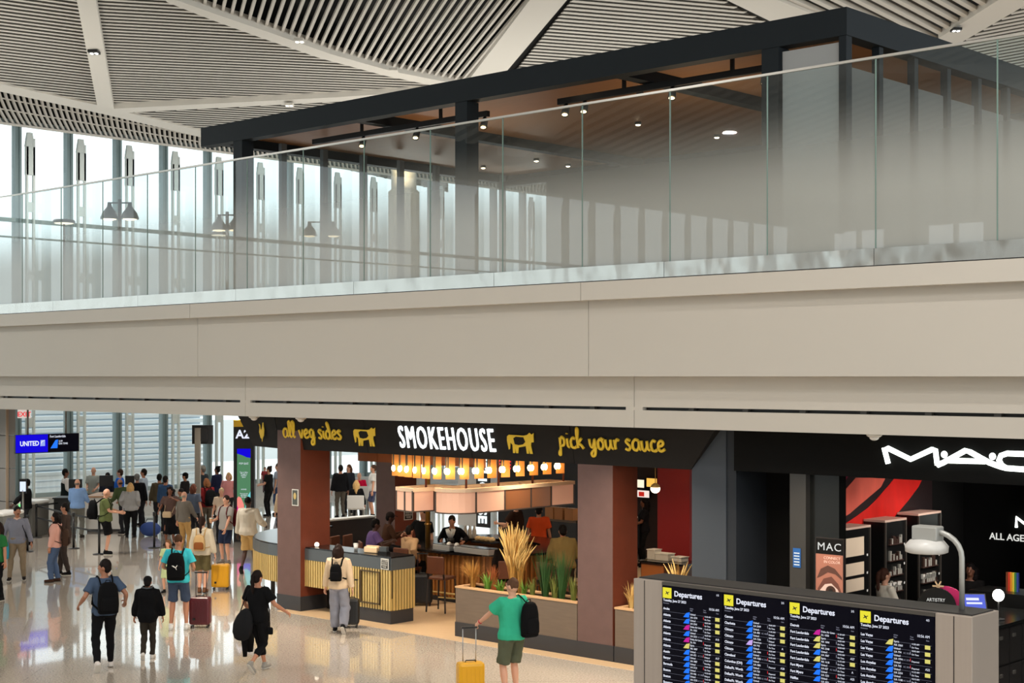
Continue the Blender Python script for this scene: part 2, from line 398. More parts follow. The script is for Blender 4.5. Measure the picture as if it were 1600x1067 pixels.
slat_panel('middle', [(143, -40), (225, -30), (262, 0), (330, 27), (410, 56), (500, 88), (600, 116), (715, 140), (690, 170), (520, 156), (178, 172)], (160, 50), (400, 62), .30, .16, .018, M_back, .016)
flat_panel('ceiling_fold_beam', [(176, 170), (525, 152), (700, 140), (700, 152), (525, 159), (182, 177)], -.2, .2, M_band)
slat_panel('fold', [(182, 177), (525, 159), (700, 152), (700, 300), (345, 222)], (200, 190), (400, 200), .30, .16, .018, M_back, .016)
slat_panel('open_middle', [(240, -40), (275, 0), (345, 25), (425, 52), (515, 84), (615, 112), (728, 134), (745, 118), (850, -40)], (560, 0), (505, 112), .27, .085, .10, M_void, 1.6)
flat_panel('ceiling_rim_middle', [(225, -30), (240, -40), (275, 0), (345, 25), (425, 52), (515, 84), (615, 112), (728, 134), (715, 142), (600, 118), (500, 91), (410, 60), (330, 31), (262, 4)], -.2, .3, M_band)
flat_panel('ceiling_band_middle', [(858, -40), (918, -40), (886, 0), (792, 111), (700, 170), (690, 150), (734, 123), (828, 0)], -.15, .2, M_band)
flat_panel('ceiling_slit_middle', [(845, -40), (930, -40), (896, 0), (806, 111), (720, 180), (680, 150), (728, 121), (820, 0)], .25, .05, M_void)
slat_panel('east', [(925, -40), (1070, -40), (1127, 0), (1205, 40), (1150, 220), (700, 220), (806, 111), (894, 0)], (900, 60), (1140, 78), .34, .2, .02, M_back, .018)
flat_panel('ceiling_band_east', [(1062, -40), (1140, -40), (1214, 0), (1290, 30), (1280, 80), (1205, 34), (1135, 0)], -.15, .2, M_band)
slat_panel('open_east', [(1150, -40), (1640, -40), (1475, 62), (1440, 130), (1300, 60), (1216, 0)], (1320, 0), (1445, 62), .44, .2, .12, M_back, .5)
flat_panel('ceiling_band_far_east', [(1640, -60), (1720, -60), (1506, 64), (1470, 90), (1466, 60), (1560, 0)], -.2, .25, M_band)
slat_panel('far_east', [(1720, -60), (1900, -60), (1900, 200), (1480, 160), (1506, 64)], (1540, 60), (1700, 30), .44, .26, .02, M_back, .018)
# curved open soffit along the window head
def wp(x, py): return x
mb = MB(); m2 = MB()
def head_h(y): return 1.3 if y < 24 else (1.3 - (y - 24) * .062 if y < 35 else .62)
Y0, Y1 = 12, 72; n = int((Y1 - Y0) / .235)
for k in range(n):
    y = Y0 + k * .235; hh = head_h(y); sh = .25 + .62 * max(0, min(1, (35 - y) / 9)); pts = []
    for i in range(4):
        t = i / 3.0; pts.append((WX + .2 + .45 * t * t, y + sh * (1 - t), 13.62 + hh * t))
    for a, b in zip(pts[:-1], pts[1:]): mb.bar(a, b, .075, .075, up=(1, 0, 0))
struct(mb.build('ceiling_slats_window_head', M_slat))
for k in range(60):
    y = Y0 + k; h0, h1 = head_h(y), head_h(y + 1)
    mb = m2; mb.bar((WX + .28, y, 13.62 + h0 * .4), (WX + .28, y + 1, 13.62 + h1 * .4), .05, .04); mb.bar((WX + .42, y, 13.62 + h0 * .7), (WX + .42, y + 1, 13.62 + h1 * .7), .05, .04)
    mb.bar((WX + .65, y, 13.68 + h0), (WX + .65, y + 1, 13.68 + h1), .3, .16); mb.bar((WX + .2, y, 13.6), (WX + .2, y + 1, 13.6), .12, .07)
struct(m2.build('ceiling_rim_window_head', M_band))
flat_panel('ceiling_band_window_head', [(-120, 100), (0, 131), (160, 166), (316, 205), (420, 229), (420, 238), (316, 215), (160, 178), (0, 143), (-120, 114)], -.05, .12, M_band)
struct(MB().box(WX - .35, WX - .02, -46, 90, WT, 15.9).build('ceiling_backing_window_head', M_void))
# small recessed ceiling lights in the bands
for i, (px, py, lb_) in enumerate([(147, 82, 'square recessed ceiling light in the pale beam over the windows'), (468, 64, 'small ceiling light on the rim of the open slat lens'), (615, 110, 'pale ceiling sensor box on the rim beside the pavilion roof'), (452, 164, 'tiny ceiling light on the fold of the slatted ceiling'), (1494, 47, 'twin ceiling light in the warm band above the balustrade end')]):
    q = cpt(px, py, -.3); t = thing('ceiling_light', lb_, 'ceiling light', q, TH, None)
    MB().box(-.14, .14, -.2, .2, -.03, .05).build('housing', M_black if i in (0, 4) else M_band, t)
    if i != 2:
        for s_ in (-.07, .07): MB().ell((s_, 0, -.035), (.055, .1, .02), 10, 6).build('lens', glow('ceiling_lens', (255, 250, 240), 4), t)
# roof over everything, and the slats above the open hall behind
struct(MB().add([(WX, -46, cz(WX) + 2.2), (22, -46, cz(22) + 1.9), (22, 100, cz(22) + 1.9), (WX, 100, cz(WX) + 2.2)], [(0, 1, 2, 3)]).build('ceiling', M_back))
slats('ceiling_slats_hall', [Vector((WX + 5, -44, 0)), Vector((20, -44, 0)), Vector((20, 17, 0)), Vector((WX + 5, 17, 0))], Vector((1, .35, 0)), .8, .4, .3, M_slat, .3)
mb = MB()
for a, b in (((-44, 12), (-10, -40)), ((-30, 17), (10, -8)), ((-44, -10), (0, 14))): mb.bar((a[0], a[1], cz(a[0]) + .1), (b[0], b[1], cz(b[0]) + .1), 1.2, .4)
struct(mb.build('ceiling_band_hall', M_band))
# round column by the window wall
pc = at_d(631, 300, 60)
mb = MB().lathe([(.62, 0), (.62, 12.1), (.56, 12.15), (.5, 12.2), (.5, 12.9), (.75, 13.5), (1.6, 14.4)], (pc.x, pc.y, 0), 28)
struct(mb.build('pillar_round', mat('column_plaster', (206, 200, 188), .6)))
area('column_uplight', (pc.x + .9, pc.y - .9, 12.2), .4, 60, (1, .75, .45), rot=(R(180), 0, 0))

# hall wall far behind the viewpoint (mirrored in the glass)
mb = MB().box(-49, 22, -40.4, -40, 0, 7.5).box(-49, 22, -40.4, -40, 13.2, 18)
for k in range(12):
    x = -49 + 6 * k; mb.box(x, x + 2.6, -40.4, -40, 7.5, 13.2); mb.box(x + 4.2, x + 4.4, -40.4, -40.1, 7.5, 13.2)
struct(mb.build('wall_hall_back', mat('hall_back_wall', (176, 168, 156), .7)))
# ================================================================== KIOSK ON THE MEZZANINE
M_wood = mat('kiosk_ceiling_wood', (150, 104, 66), .55, var=.16, vscale=2.0, stretch=(1, 8, 1))
M_shade = mat('roller_shade_cloth', (176, 178, 180), .8)
M_shade2 = mat('roller_shade_grey', (112, 112, 112), .8)
M_track = mat('track_black', (20, 20, 22), .5)
KX0, KX1, KY0, KY1 = -30.8, -12.9, 22.0, 33.0
kio = thing('mezzanine_pavilion', 'long dark steel framed pavilion with wooden ceiling behind the glass balustrade', 'pavilion', (-21, 27, 6.3))
Mk = Matrix.Translation((21, -27, -6.3))
inpar(MB().box(KX0, KX1, KY0, KY0 + .3, 10.42, 10.88).box(KX1 - .3, KX1, KY0 + .3, KY1, 10.42, 10.88).box(KX0, KX0 + .3, KY0 + .3, KY1, 10.5, 10.86).box(KX0, KX1, KY1 - .3, KY1, 10.42, 10.88).build('roof_beam', M_dark, kio), Mk)
inpar(MB().box(KX0 + .3, KX1 - .3, KY0 + .3, KY1 - .3, 10.72, 10.86).build('wood_ceiling', M_wood, kio), Mk)
for x in (-25.6, -18.1):
    inpar(MB().box(x - .14, x + .14, KY0 + .3, KY1 - .3, 10.5, 10.72).build('ceiling_joist', M_dark, kio), Mk)
for x in (-29.35, -21.85, -14.4):
    inpar(MB().box(x - .17, x + .17, KY0 + .02, KY0 + .36, 6.3, 10.42).build('post', M_dark, kio), Mk)
inpar(MB().box(KX1 - .16, KX1 - .02, KY0 + .02, KY0 + .2, 6.3, 10.42).build('post', M_dark, kio), Mk)
M_post2 = mat('kiosk_mullion_grey', (92, 96, 100), .5)
for k in range(1, 8):
    inpar(MB().box(-29.42, -29.3, KY0 + 1.31 * k, KY0 + 1.31 * k + .16, 6.3, 10.5).build('mullion', M_post2, kio), Mk)
for k in range(1, 9):
    inpar(MB().box(KX1 - .2, KX1 - .06, KY0 + 1.24 * k - .07, KY0 + 1.24 * k + .07, 6.3, 10.42).build('mullion', M_dark, kio), Mk)
inpar(MB().box(-14.2, KX1 - .17, KY0 + .1, KY0 + .13, 6.3, 10.34).build('shade_panel', M_shade, kio), Mk)
for k in range(0, 8):
    inpar(MB().box(KX1 - .14, KX1 - .11, KY0 + 1.24 * k + .12, KY0 + 1.24 * k + 1.1, 6.3, 9.95 - .02 * k).build('shade_panel', M_shade2, kio), Mk)
inpar(MB().box(-28.9, -13.2, 32.6, 32.7, 6.3, 10.5).build('back_wall', mat('kiosk_back_wall', (58, 56, 54), .6), kio), Mk)
def track(x0, x1, y, z, heads):
    t = thing('track_light', 'black ceiling track with small spotlights in the pavilion, %s' % ('beside the white shade panel' if x0 > -22 else 'beyond the middle post'), 'track light', (x0, y, z), 0, None)
    MB().box(0, x1 - x0, -.05, .05, -.06, .06).build('track_bar', M_track, t)
    for s in (.3, .75):
        MB().box((x1 - x0) * s - .04, (x1 - x0) * s + .04, -.02, .02, .06, 10.72 - z).build('hanger', M_track, t)
    for hx in heads:
        h = MB().path([(hx - x0, 0, -.06), (hx - x0, 0, -.14), (hx - x0 + .05, -.1, -.3)], [.03, .07, .08], 10).build('spot_head', M_track, t)
        MB().ell((hx - x0 + .05, -.1, -.3), (.06, .06, .03), 10, 6).build('spot_lens', glow('spot_lens_warm', (255, 214, 160), 6), h)
track(-28.2, -22.4, 23.4, 10.42, [-26.4, -24.6, -22.9, -22.5])
track(-20.4, -14.7, 23.4, 10.42, [-20.2, -19.7, -17.5, -15.4, -15.1])
M_lampglow = glow('pavilion_spot_glow', (255, 228, 190), 14)
for i, (px, py, Y) in enumerate([(755, 260, 29.6), (838, 249, 29.6), (937, 265, 30.5), (997, 192, 26.5), (1120, 212, 29), (913, 236, 29.4), (1000, 145, 24.6), (879, 130, 23.0)]):
    p = at_y(px, py, Y); z = 10.70
    d = (z - CAMZ) / ray(px, py).z; p = at_d(px, py, d)
    if p.y > 32: p.y = 32
    where = ('topmost lamp above the handrail', 'lone lamp over the second pane')[i % 2]
    o = MB().lathe([(.07, .02), (.085, -.03), (.05, -.05)], (p.x, p.y, z), 14).build('downlight', [M_track])
    g = MB().ell((p.x, p.y, z - .045), (.06, .06, .025), 12, 6).build('lens', M_lampglow, o)
    tagit(o, ['small round downlight deep inside the pavilion, beside its middle post', 'small round downlight over the pane east of the middle post', 'small round downlight lowest in the pavilion, east of the others', 'bright round downlight above the moire patch in the pavilion', 'small round downlight near the white shade panel', 'faint round downlight between two brighter ones in the pavilion', 'round downlight touching the handrail line under the track', 'round downlight tucked under the front roof beam'][i], 'downlight', 'pavilion downlights')
for x in (-24.5, -18): area('pavilion_fill_light', (x, 25, 8.2), 1.2, 34, (1, .80, .55), rot=(R(180), 0, 0))  # added fill aimed up to brighten the wooden ceiling, not a cove fixture
for x in (-26, -22, -18, -15):
    area('pavilion_lamp', (x, 26.5, 10.4), .4, 22, (1, .78, .52))
for x in (-27, -20, -15):   # added fill lights above the pavilion roof, unseen, brightening the slatted ceiling
    area('roof_fill_light', (x, 27.5, 11.0), 2.0, 60, (1, .84, .66), rot=(R(180), 0, 0))
# added upward fill brightening the slatted roof; no fixtures there to emit it
for lx, ly in [(-40, 21), (-36, 34), (-34, 39), (-40, 8), (-30, 2), (-28, 39)]:
    area('hall_fill_light', (lx, ly, 7.0), 2.0, 270, (1, .97, .90), rot=(R(180), 0, 0))
for lx, ly in [(-14, 39), (-6, 30), (-6, 21), (-14, 4), (0, 12), (2, 36), (-20, 46)]:
    area('hall_fill_light', (lx, ly, 7.0), 2.0, 140, (1, .74, .5), rot=(R(180), 0, 0))

# ---- lamps standing on the mezzanine, seen through the balustrade
M_dome = mat('dome_lamp_grey', (62, 70, 78), .4)
def dome_lamp(px, py, d, label, two=True, span=.95, sgn=1):
    p = at_d(px, py, d); t = thing('dome_lamp', label, 'lamp', (p.x, p.y, 6.3), TH)
    h = p.z - 6.3
    MB().path([(0, 0, 0), (0, 0, h + .1)], .05, 10).build('pole', M_dome, t)
    MB().lathe([(.22, 0), (.22, .03), (.05, .06)], (0, 0, 0), 16).build('base', M_dome, t)
    MB().bar((-span / 2 if two else 0, 0, h), (span / 2 * 1, 0, h), .04, .04).build('crossbar', M_dome, t)
    for s in ((-1, 1) if two else (sgn,)):
        hd = MB().lathe([(.05, .02), (.07, -.1), (.09, -.14), (.2, -.28), (.25, -.42), (.25, -.46)], (s * span / 2, 0, h), 18).build('lamp_shade', M_dome, t)
        MB().ell((s * span / 2, 0, h - .45), (.21, .21, .05), 14, 6).build('bulb', glow('dome_bulb', (255, 226, 186), 3.5), hd)
dome_lamp(187, 317, 43, 'double dome lamp on a pole behind the balustrade, standing clear before the bright windows', True, .58)
dome_lamp(355, 336, 46, 'dome lamp on a pole behind the balustrade beside the pavilion corner post', True, .5)
dome_lamp(502, 347, 50, 'dome lamp on a pole inside the pavilion behind its slim grey mullions', True, .78)
def disc_lamp(px, py, d, label):
    p = at_d(px, py, d); t = thing('disc_lamp', label, 'lamp', (p.x, p.y, 6.3), TH); h = p.z - 6.3
    MB().path([(0, 0, 0), (0, 0, h)], .03, 8).build('pole', M_dome, t)
    hd = MB().lathe([(.1, .08), (.27, .06), (.3, .02), (.3, -.03)], (0, 0, h), 22).build('lamp_shade', M_dome, t)
    MB().ell((0, 0, h - .03), (.26, .26, .03), 18, 6).build('diffuser', glow('disc_diffuser', (255, 240, 214), 2.2), hd)
disc_lamp(100, 347, 41.5, 'flat disc lamp on a thin pole behind the first panes of the balustrade')
disc_lamp(343, 366, 47, 'flat disc lamp on a thin pole below the dome lamp by the pavilion corner')

# ================================================================== SMOKEHOUSE
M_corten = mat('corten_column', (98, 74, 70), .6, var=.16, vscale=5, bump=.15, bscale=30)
M_warmside = mat('corten_warm_lit_side', (104, 46, 26), .55, var=.2, vscale=4, bump=.15, bscale=30)  # redder rust tone with the warm interior light painted into the side faces
M_kick = mat('dark_kick_plate', (48, 48, 51), .5)
M_sign = mat('sign_charcoal', (27, 25, 24), .7, spec=.2)
M_yel = mat('sign_yellow', (242, 206, 58), .6)
M_lit = glow('sign_letter_white', (244, 252, 255), 2.2)
M_gold = mat('gold_rib', (222, 192, 122), .36, metal=.35)
M_goldb = mat('gold_rib_backing', (74, 56, 26), .6)
M_top = mat('black_counter_stone', (26, 24, 24), .18)
M_band2 = mat('counter_band_steel', (84, 90, 94), .35, metal=.3)
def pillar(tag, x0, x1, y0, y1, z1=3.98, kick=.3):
    o = struct(MB().box(x0, x1, y0, y1, kick, z1).build('pillar_' + tag, [M_corten, M_warmside]))
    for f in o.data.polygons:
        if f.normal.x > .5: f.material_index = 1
    MB().box(x0 - .01, x1 + .01, y0 - .01, y1 + .01, 0, kick).build('pillar_kick', M_kick, o)
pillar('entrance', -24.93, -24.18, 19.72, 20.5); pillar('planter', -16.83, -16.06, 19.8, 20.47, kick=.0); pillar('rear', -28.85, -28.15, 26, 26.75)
# sign fascia
sg = thing('restaurant_sign', 'long charcoal overhead restaurant sign reading SMOKEHOUSE with yellow drawings', 'sign', (-20, 19.8, 3.3))
Ms = Matrix.Translation((20, -19.8, -3.3))
def quadbox(mb, a, b, c, d, back):     # front quad and its thickness
    f = [Vector(v) for v in (a, b, c, d)]; k = [v + Vector(back) for v in f]
    mb.add(f + k, [(0, 1, 2, 3), (7, 6, 5, 4), (0, 4, 5, 1), (1, 5, 6, 2), (2, 6, 7, 3), (3, 7, 4, 0)])
mb = MB()
cuts = [-24.95, -22.2, -19.35, -16.9]
for i, x in enumerate(cuts):
    xb = cuts[i + 1] if i + 1 < len(cuts) else -14.44; xt = xb if i + 1 < len(cuts) else -13.85
    quadbox(mb, (x + .006, 19.8, 3.3), (xb - .006, 19.8, 3.3), (xt - .006, 19.66, 3.98), (x + .006, 19.66, 3.98), (0, .3, 0))
quadbox(mb, (-26.3, 20.15, 3.3), (-24.96, 19.8, 3.3), (-24.96, 19.66, 3.98), (-26.75, 20.05, 3.98), (0, .3, 0))
inpar(mb.build('sign_panel', M_sign, sg), Ms)
tilt = math.atan2(.14, .68)
def signM(x, z):      # on the sloped sign face
    y = 19.8 - (z - 3.3) * (.14 / .68) - .012
    return Ms @ Matrix.Translation((x, y, z)) @ Matrix.Rotation(R(90) - (-tilt), 4, 'X')
t_ = text('lettering', 'SMOKEHOUSE', .56, M_lit, sg, signM(-21.22, 3.44), .02, sx=.575, off=.0, cs=1.22)
# fit the lettering to its length on the sign
def fitx(o, width):
    xs_ = [v.co.x for v in o.data.vertices]; k = width / (max(xs_) - min(xs_)); x0_ = min(xs_)
    for v in o.data.vertices: v.co.x = (v.co.x - x0_) * k
def fity(o, height):
    ys_ = [v.co.y for v in o.data.vertices]; k = height / (max(ys_) - min(ys_)); y0_ = min(ys_)
    for v in o.data.vertices: v.co.y = (v.co.y - y0_) * k
fitx(t_, 2.5); fity(t_, .43)
# hand lettering: strokes of each letter on a unit grid (x width, strokes)
HAND = {
 'a': (.75, [[(.62, .62), (.35, .7), (.12, .45), (.15, .1), (.38, .0), (.58, .25), (.64, .62), (.62, .2), (.75, .02)]]),
 'l': (.42, [[(.1, .1), (.3, .7), (.38, 1.15), (.25, 1.3), (.14, 1.1), (.16, .3), (.28, 0), (.42, .12)]]),
 'v': (.62, [[(.08, .62), (.2, .2), (.28, 0), (.42, .3), (.55, .68)]]),
 'e': (.62, [[(.12, .32), (.4, .38), (.52, .55), (.36, .68), (.14, .5), (.12, .15), (.3, 0), (.6, .14)]]),
 'g': (.7, [[(.58, .6), (.35, .7), (.14, .45), (.2, .12), (.42, .1), (.58, .55), (.58, 0), (.48, -.45), (.25, -.5), (.2, -.3), (.45, -.05), (.7, .12)]]),
 's': (.55, [[(.48, .6), (.28, .7), (.14, .55), (.3, .38), (.44, .2), (.28, 0), (.06, .08)]]),
 'i': (.32, [[(.14, .62), (.14, .12), (.3, .02)], [(.16, .92), (.17, .96)]]),
 'd': (.75, [[(.55, .5), (.32, .66), (.1, .4), (.18, .05), (.42, .05), (.58, .5), (.5, 1.1), (.38, 1.28), (.34, 1.1), (.56, .5), (.6, .08), (.75, .05)]]),
 'p': (.7, [[(.2, .66), (.18, .1), (.1, -.5), (.0, -.45), (.1, -.2)], [(.18, .4), (.36, .7), (.56, .55), (.5, .18), (.2, .1)]]),
 'c': (.58, [[(.5, .58), (.32, .68), (.12, .42), (.18, .06), (.42, .0), (.58, .12)]]),
 'k': (.66, [[(.1, .0), (.14, .6), (.26, 1.2), (.16, 1.3), (.1, .9), (.12, .0)], [(.5, .66), (.2, .34), (.4, .2), (.6, -.04)]]),
 'y': (.7, [[(.1, .64), (.14, .2), (.34, .1), (.54, .62), (.54, .0), (.42, -.45), (.22, -.5), (.18, -.3), (.45, -.05), (.68, .12)]]),
 'o': (.65, [[(.34, .68), (.12, .45), (.16, .05), (.4, 0), (.55, .35), (.36, .68), (.62, .6)]]),
 'u': (.72, [[(.1, .64), (.12, .15), (.3, 0), (.5, .3), (.54, .64), (.56, .15), (.72, .02)]]),
 'r': (.55, [[(.12, .64), (.16, 0), (.18, .4), (.36, .66), (.52, .58)]]),
 ' ': (.4, [])}
def smooth_pts(p, n=5):
    if len(p) < 3: return [Vector((a, b, 0)) for a, b in p]
    q = [p[0]] + list(p) + [p[-1]]; out = []
    for i in range(1, len(q) - 2):
        for j in range(n):
            t = j / n; a, b, c, d = (Vector((x[0], x[1], 0)) for x in q[i - 1:i + 3])
            out.append(.5 * ((2 * b) + (c - a) * t + (2 * a - 5 * b + 4 * c - d) * t * t + (3 * b - a - 3 * c + d) * t ** 3))
    out.append(Vector((p[-1][0], p[-1][1], 0))); return out
def hand(name, body, width, xh, m, parent, M, r):
    mb = MB(); x = 0; tot = sum(HAND[c][0] for c in body); kx = width / tot; ky = xh
    for c in body:
        wd, st = HAND[c]
        for s in st:
            pts = [Vector(((x + p.x) * kx, p.y * ky, 0)) for p in smooth_pts(s)]
            mb.path(pts, r, 6)
        x += wd
    o = mb.build(name, m, parent); o.matrix_local = M; return o
hand('hand_lettering', 'all veg sides', 1.85, .26, M_yel, sg, signM(-24.75, 3.55), .026)
hand('hand_lettering', 'pick your sauce', 2.3, .26, M_yel, sg, signM(-17.2, 3.58), .026)
COW = [(0, .30), (.02, .40), (.08, .44), (.55, .43), (.66, .45), (.74, .50), (.80, .46), (.88, .50), (.86, .42), (.84, .28), (.76, .27), (.74, .20), (.76, 0), (.68, 0), (.66, .14), (.64, 0), (.58, 0), (.58, .18), (.34, .14), (.30, 0), (.24, 0), (.24, .12), (.20, 0), (.14, 0), (.16, .20), (.10, .26), (.06, .10), (.02, .08)]
COWB = [(.24, .22), (.22, .36), (.30, .40), (.54, .39), (.58, .28), (.50, .22), (.36, .20)]
for cx, wd in ((-22.53, .68), (-18.4, .68)):
    k = wd / .9
    o = MB().prism([(u * k, v * k) for u, v in COW], lambda u, v, d: Vector((u, v, d)), 0, .012).build('cow_drawing', M_yel, sg); o.matrix_local = signM(cx, 3.44)
    o2 = MB().prism([(u * k, v * k) for u, v in COWB], lambda u, v, d: Vector((u, v, d)), .012, .016).build('cow_belly', M_sign, o)
CH = [(0, .38), (.04, .30), (.02, .2), (.10, .08), (.16, .06), (.17, 0), (.19, .06), (.26, .14), (.28, .26), (.24, .36), (.26, .44), (.21, .46), (.18, .34), (.14, .24), (.09, .27), (.06, .36)]
ang = math.atan2(.35, -1.34)
dv = Vector((-1.34, .35, 0)).normalized()
cm = Matrix(((-dv.x, 0, -dv.y, 0), (-dv.y, 0, dv.x, 0), (0, 1, 0, 0), (0, 0, 0, 1)))
o = MB().prism([(u * 1.0, v * 1.0) for u, v in CH], lambda u, v, d: Vector((u, v, d)), 0, .012).build('chicken_drawing', M_yel, sg)
o.matrix_local = Ms @ Matrix.Translation((-25.78, 19.905, 3.42)) @ cm
# portal pier between the shops
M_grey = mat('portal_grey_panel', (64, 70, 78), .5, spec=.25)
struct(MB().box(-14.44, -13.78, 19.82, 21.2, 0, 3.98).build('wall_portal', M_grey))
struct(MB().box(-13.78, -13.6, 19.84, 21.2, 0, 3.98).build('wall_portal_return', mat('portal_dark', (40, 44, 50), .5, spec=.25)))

# counter with gold ribs
def offs(path, d):
    out = []
    for i, p in enumerate(path):
        a = Vector(path[max(i - 1, 0)]); b = Vector(path[min(i + 1, len(path) - 1)]); t = (b - a).normalized()
        out.append((p[0] - t.y * d, p[1] + t.x * d))
    return out
def ribbon(mb, path, w0, w1, z0, z1, mi=0):
    a, b = offs(path, w0), offs(path, w1)
    for i in range(len(path) - 1):
        vs = [(*a[i], z0), (*a[i + 1], z0), (*b[i + 1], z0), (*b[i], z0), (*a[i], z1), (*a[i + 1], z1), (*b[i + 1], z1), (*b[i], z1)]
        mb.add(vs, [(0, 3, 2, 1), (4, 5, 6, 7), (0, 1, 5, 4), (2, 3, 7, 6)] + ([(3, 0, 4, 7)] if i == 0 else []) + ([(1, 2, 6, 5)] if i == len(path) - 2 else []), mi)
CP = [(-21.6, 19.85), (-22.8, 19.85), (-24.95, 19.85)] + [(-24.95 - 2.8 * math.sin(R(a)), 22.65 - 2.8 * math.cos(R(a))) for a in range(10, 101, 9)]
CPd = []
for (a, b) in zip(CP[:-1], CP[1:]):
    for j in range(4): CPd.append((a[0] + (b[0] - a[0]) * j / 4, a[1] + (b[1] - a[1]) * j / 4))
CPd.append(CP[-1])
ct = thing('bar_counter', 'curved service counter with gold ribbed front and dark steel band', 'counter', (-23, 20.2, 0))
Mc = Matrix.Translation((23, -20.2, 0))
mb = MB(); ribbon(mb, CP, 0.0, -.6, 1.27, 1.31); inpar(mb.build('counter_top', M_top, ct), Mc)
mb = MB(); ribbon(mb, CP, .02, -.03, 1.05, 1.28); mb.box(-21.63, -21.58, 19.83, 20.47, 1.05, 1.28); inpar(mb.build('steel_band', M_band2, ct), Mc)
mb = MB(); ribbon(mb, CP, -.02, -.08, .5, 1.05); mb.box(-21.66, -21.62, 19.87, 20.45, .27, 1.05).box(-22.8, -21.62, 19.87, 19.9, .27, 1.05); inpar(mb.build('front_backing', M_goldb, ct), Mc)
mb = MB(); L_ = 0.0
cum = [0]
for a, b in zip(CP[:-1], CP[1:]): cum.append(cum[-1] + math.hypot(b[0] - a[0], b[1] - a[1]))
s_ = .03
while s_ < cum[-1]:
    i = max(j for j in range(len(cum)) if cum[j] <= s_); i = min(i, len(CP) - 2); t = (s_ - cum[i]) / (cum[i + 1] - cum[i])
    x, y = CP[i][0] + (CP[i + 1][0] - CP[i][0]) * t, CP[i][1] + (CP[i + 1][1] - CP[i][1]) * t
    an = math.atan2(CP[i + 1][1] - CP[i][1], CP[i + 1][0] - CP[i][0])
    mb.box(-.019, .019, -.035, .02, .27 if x > -22.8 else .51, 1.05, 0, Matrix.Translation((x, y, 0)) @ Matrix.Rotation(an, 4, 'Z')); s_ += .075
for k in range(8): mb.box(-21.63, -21.58, 19.9 + k * .075, 19.94 + k * .075, .27, 1.05)
inpar(mb.build('gold_rib', M_gold, ct), Mc)
fr = MB(); fx0, fx1, fz0, fz1 = -22.45, -21.88, .36, .98
fr.box(fx0, fx1, 19.8, 19.83, fz1, fz1 + .025).box(fx0, fx1, 19.8, 19.83, fz0, fz0 + .025).box(fx0, fx0 + .025, 19.8, 19.83, fz0, fz1).box(fx1 - .025, fx1, 19.8, 19.83, fz0, fz1)
inpar(fr.build('door_frame', mat('door_frame_bronze', (70, 54, 30), .5), ct), Mc)
inpar(MB().box(-22.8, -21.62, 19.86, 20.46, 0, .27).build('kick_plate', M_kick, ct), Mc)
inpar(MB().box(-22.85, -21.66, 19.95, 20.42, .27, 1.27).build('cabinet_body', M_black, ct), Mc)
inpar(MB().box(-24.1, -22.85, 20.35, 20.42, 0, 1.27).build('knee_wall', mat('counter_knee_wall', (30, 24, 20), .6), ct), Mc)
mb = MB()
for a in (15, 45, 75):
    x, y = -24.95 - 2.4 * math.sin(R(a)), 22.65 - 2.4 * math.cos(R(a)); mb.path([(x, y, 0), (x, y, 1.27)], .05, 10)
inpar(mb.build('leg', M_kick, ct), Mc)
def plaque(x, y, z, wd, ht, label, rz=0, m2=(36, 34, 32), dark=False):
    t = thing('notice_plaque', label, 'plaque', (x, y, z), rz)
    MB().box(0, wd, -.012, 0, 0, ht).build('frame', mat('plaque_frame', (216, 214, 208), .5), t)
    MB().box(.02, wd - .02, -.016, -.012, .02, ht - .02).build('face', mat('plaque_face', m2, .5), t)
    for k in range(4): text('lettering', ['NO OUTSIDE', 'FOOD OR', 'BEVERAGE', 'PLEASE'][k], ht * .2, mat('plaque_letter', (226, 224, 216), .5), t, wallM(wd / 2, -.018, ht * (.74 - .19 * k)), .001, 'CENTER', sx=.8)
    return t
plaque(-21.86, 19.83, 1.06, .22, .21, 'small black notice with white border on the corner of the gold counter')
pl = thing('wall_plaque', 'small framed emblem plaque on the rust brown entrance column', 'plaque', (-24.44, 19.72, 2.15))
MB().box(0, .2, -.015, 0, 0, .34).build('frame', mat('plaque_frame', (216, 214, 208), .5), pl); MB().box(.02, .18, -.018, -.015, .02, .32).build('face', mat('emblem_face', (74, 78, 74), .5), pl)
o = MB().ell((.1, -.02, .2), (.045, .006, .07), 12, 8).build('emblem', mat('emblem_gold', (200, 176, 112), .5), pl)
plaque(-28.14, 26.3, 1.15, .3, .3, 'small notice on the back column below the fabric lantern', R(90))

# bar, inner island
M_barwood = mat('bar_front_wood', (148, 96, 46), .5, var=.2, vscale=3)
def rrect(x0, x1, y0, y1, r, n=6):
    pts = []
    for cx, cy, a0 in ((x1 - r, y0 + r, -90), (x1 - r, y1 - r, 0), (x0 + r, y1 - r, 90), (x0 + r, y0 + r, 180)):
        for k in range(n + 1): a = R(a0 + 90 * k / n); pts.append((cx + r * math.cos(a), cy + r * math.sin(a)))
    return pts
BP = rrect(-24.9, -21.2, 22.6, 25.8, 1.5); BPc = BP + [BP[0], BP[1]]
bt = thing('oval_bar', 'oval bar with black stone top and ribbed wooden front inside the restaurant', 'bar', (-22, 24.3, 0)); Mb = Matrix.Translation((22, -24.3, 0))
mb = MB(); ribbon(mb, BPc, -.2, .75, 1.06, 1.11); inpar(mb.build('bar_top', M_top, bt), Mb)
mb = MB(); ribbon(mb, BPc, .08, .2, .12, 1.06); inpar(mb.build('bar_front', M_barwood, bt), Mb)
mb = MB()
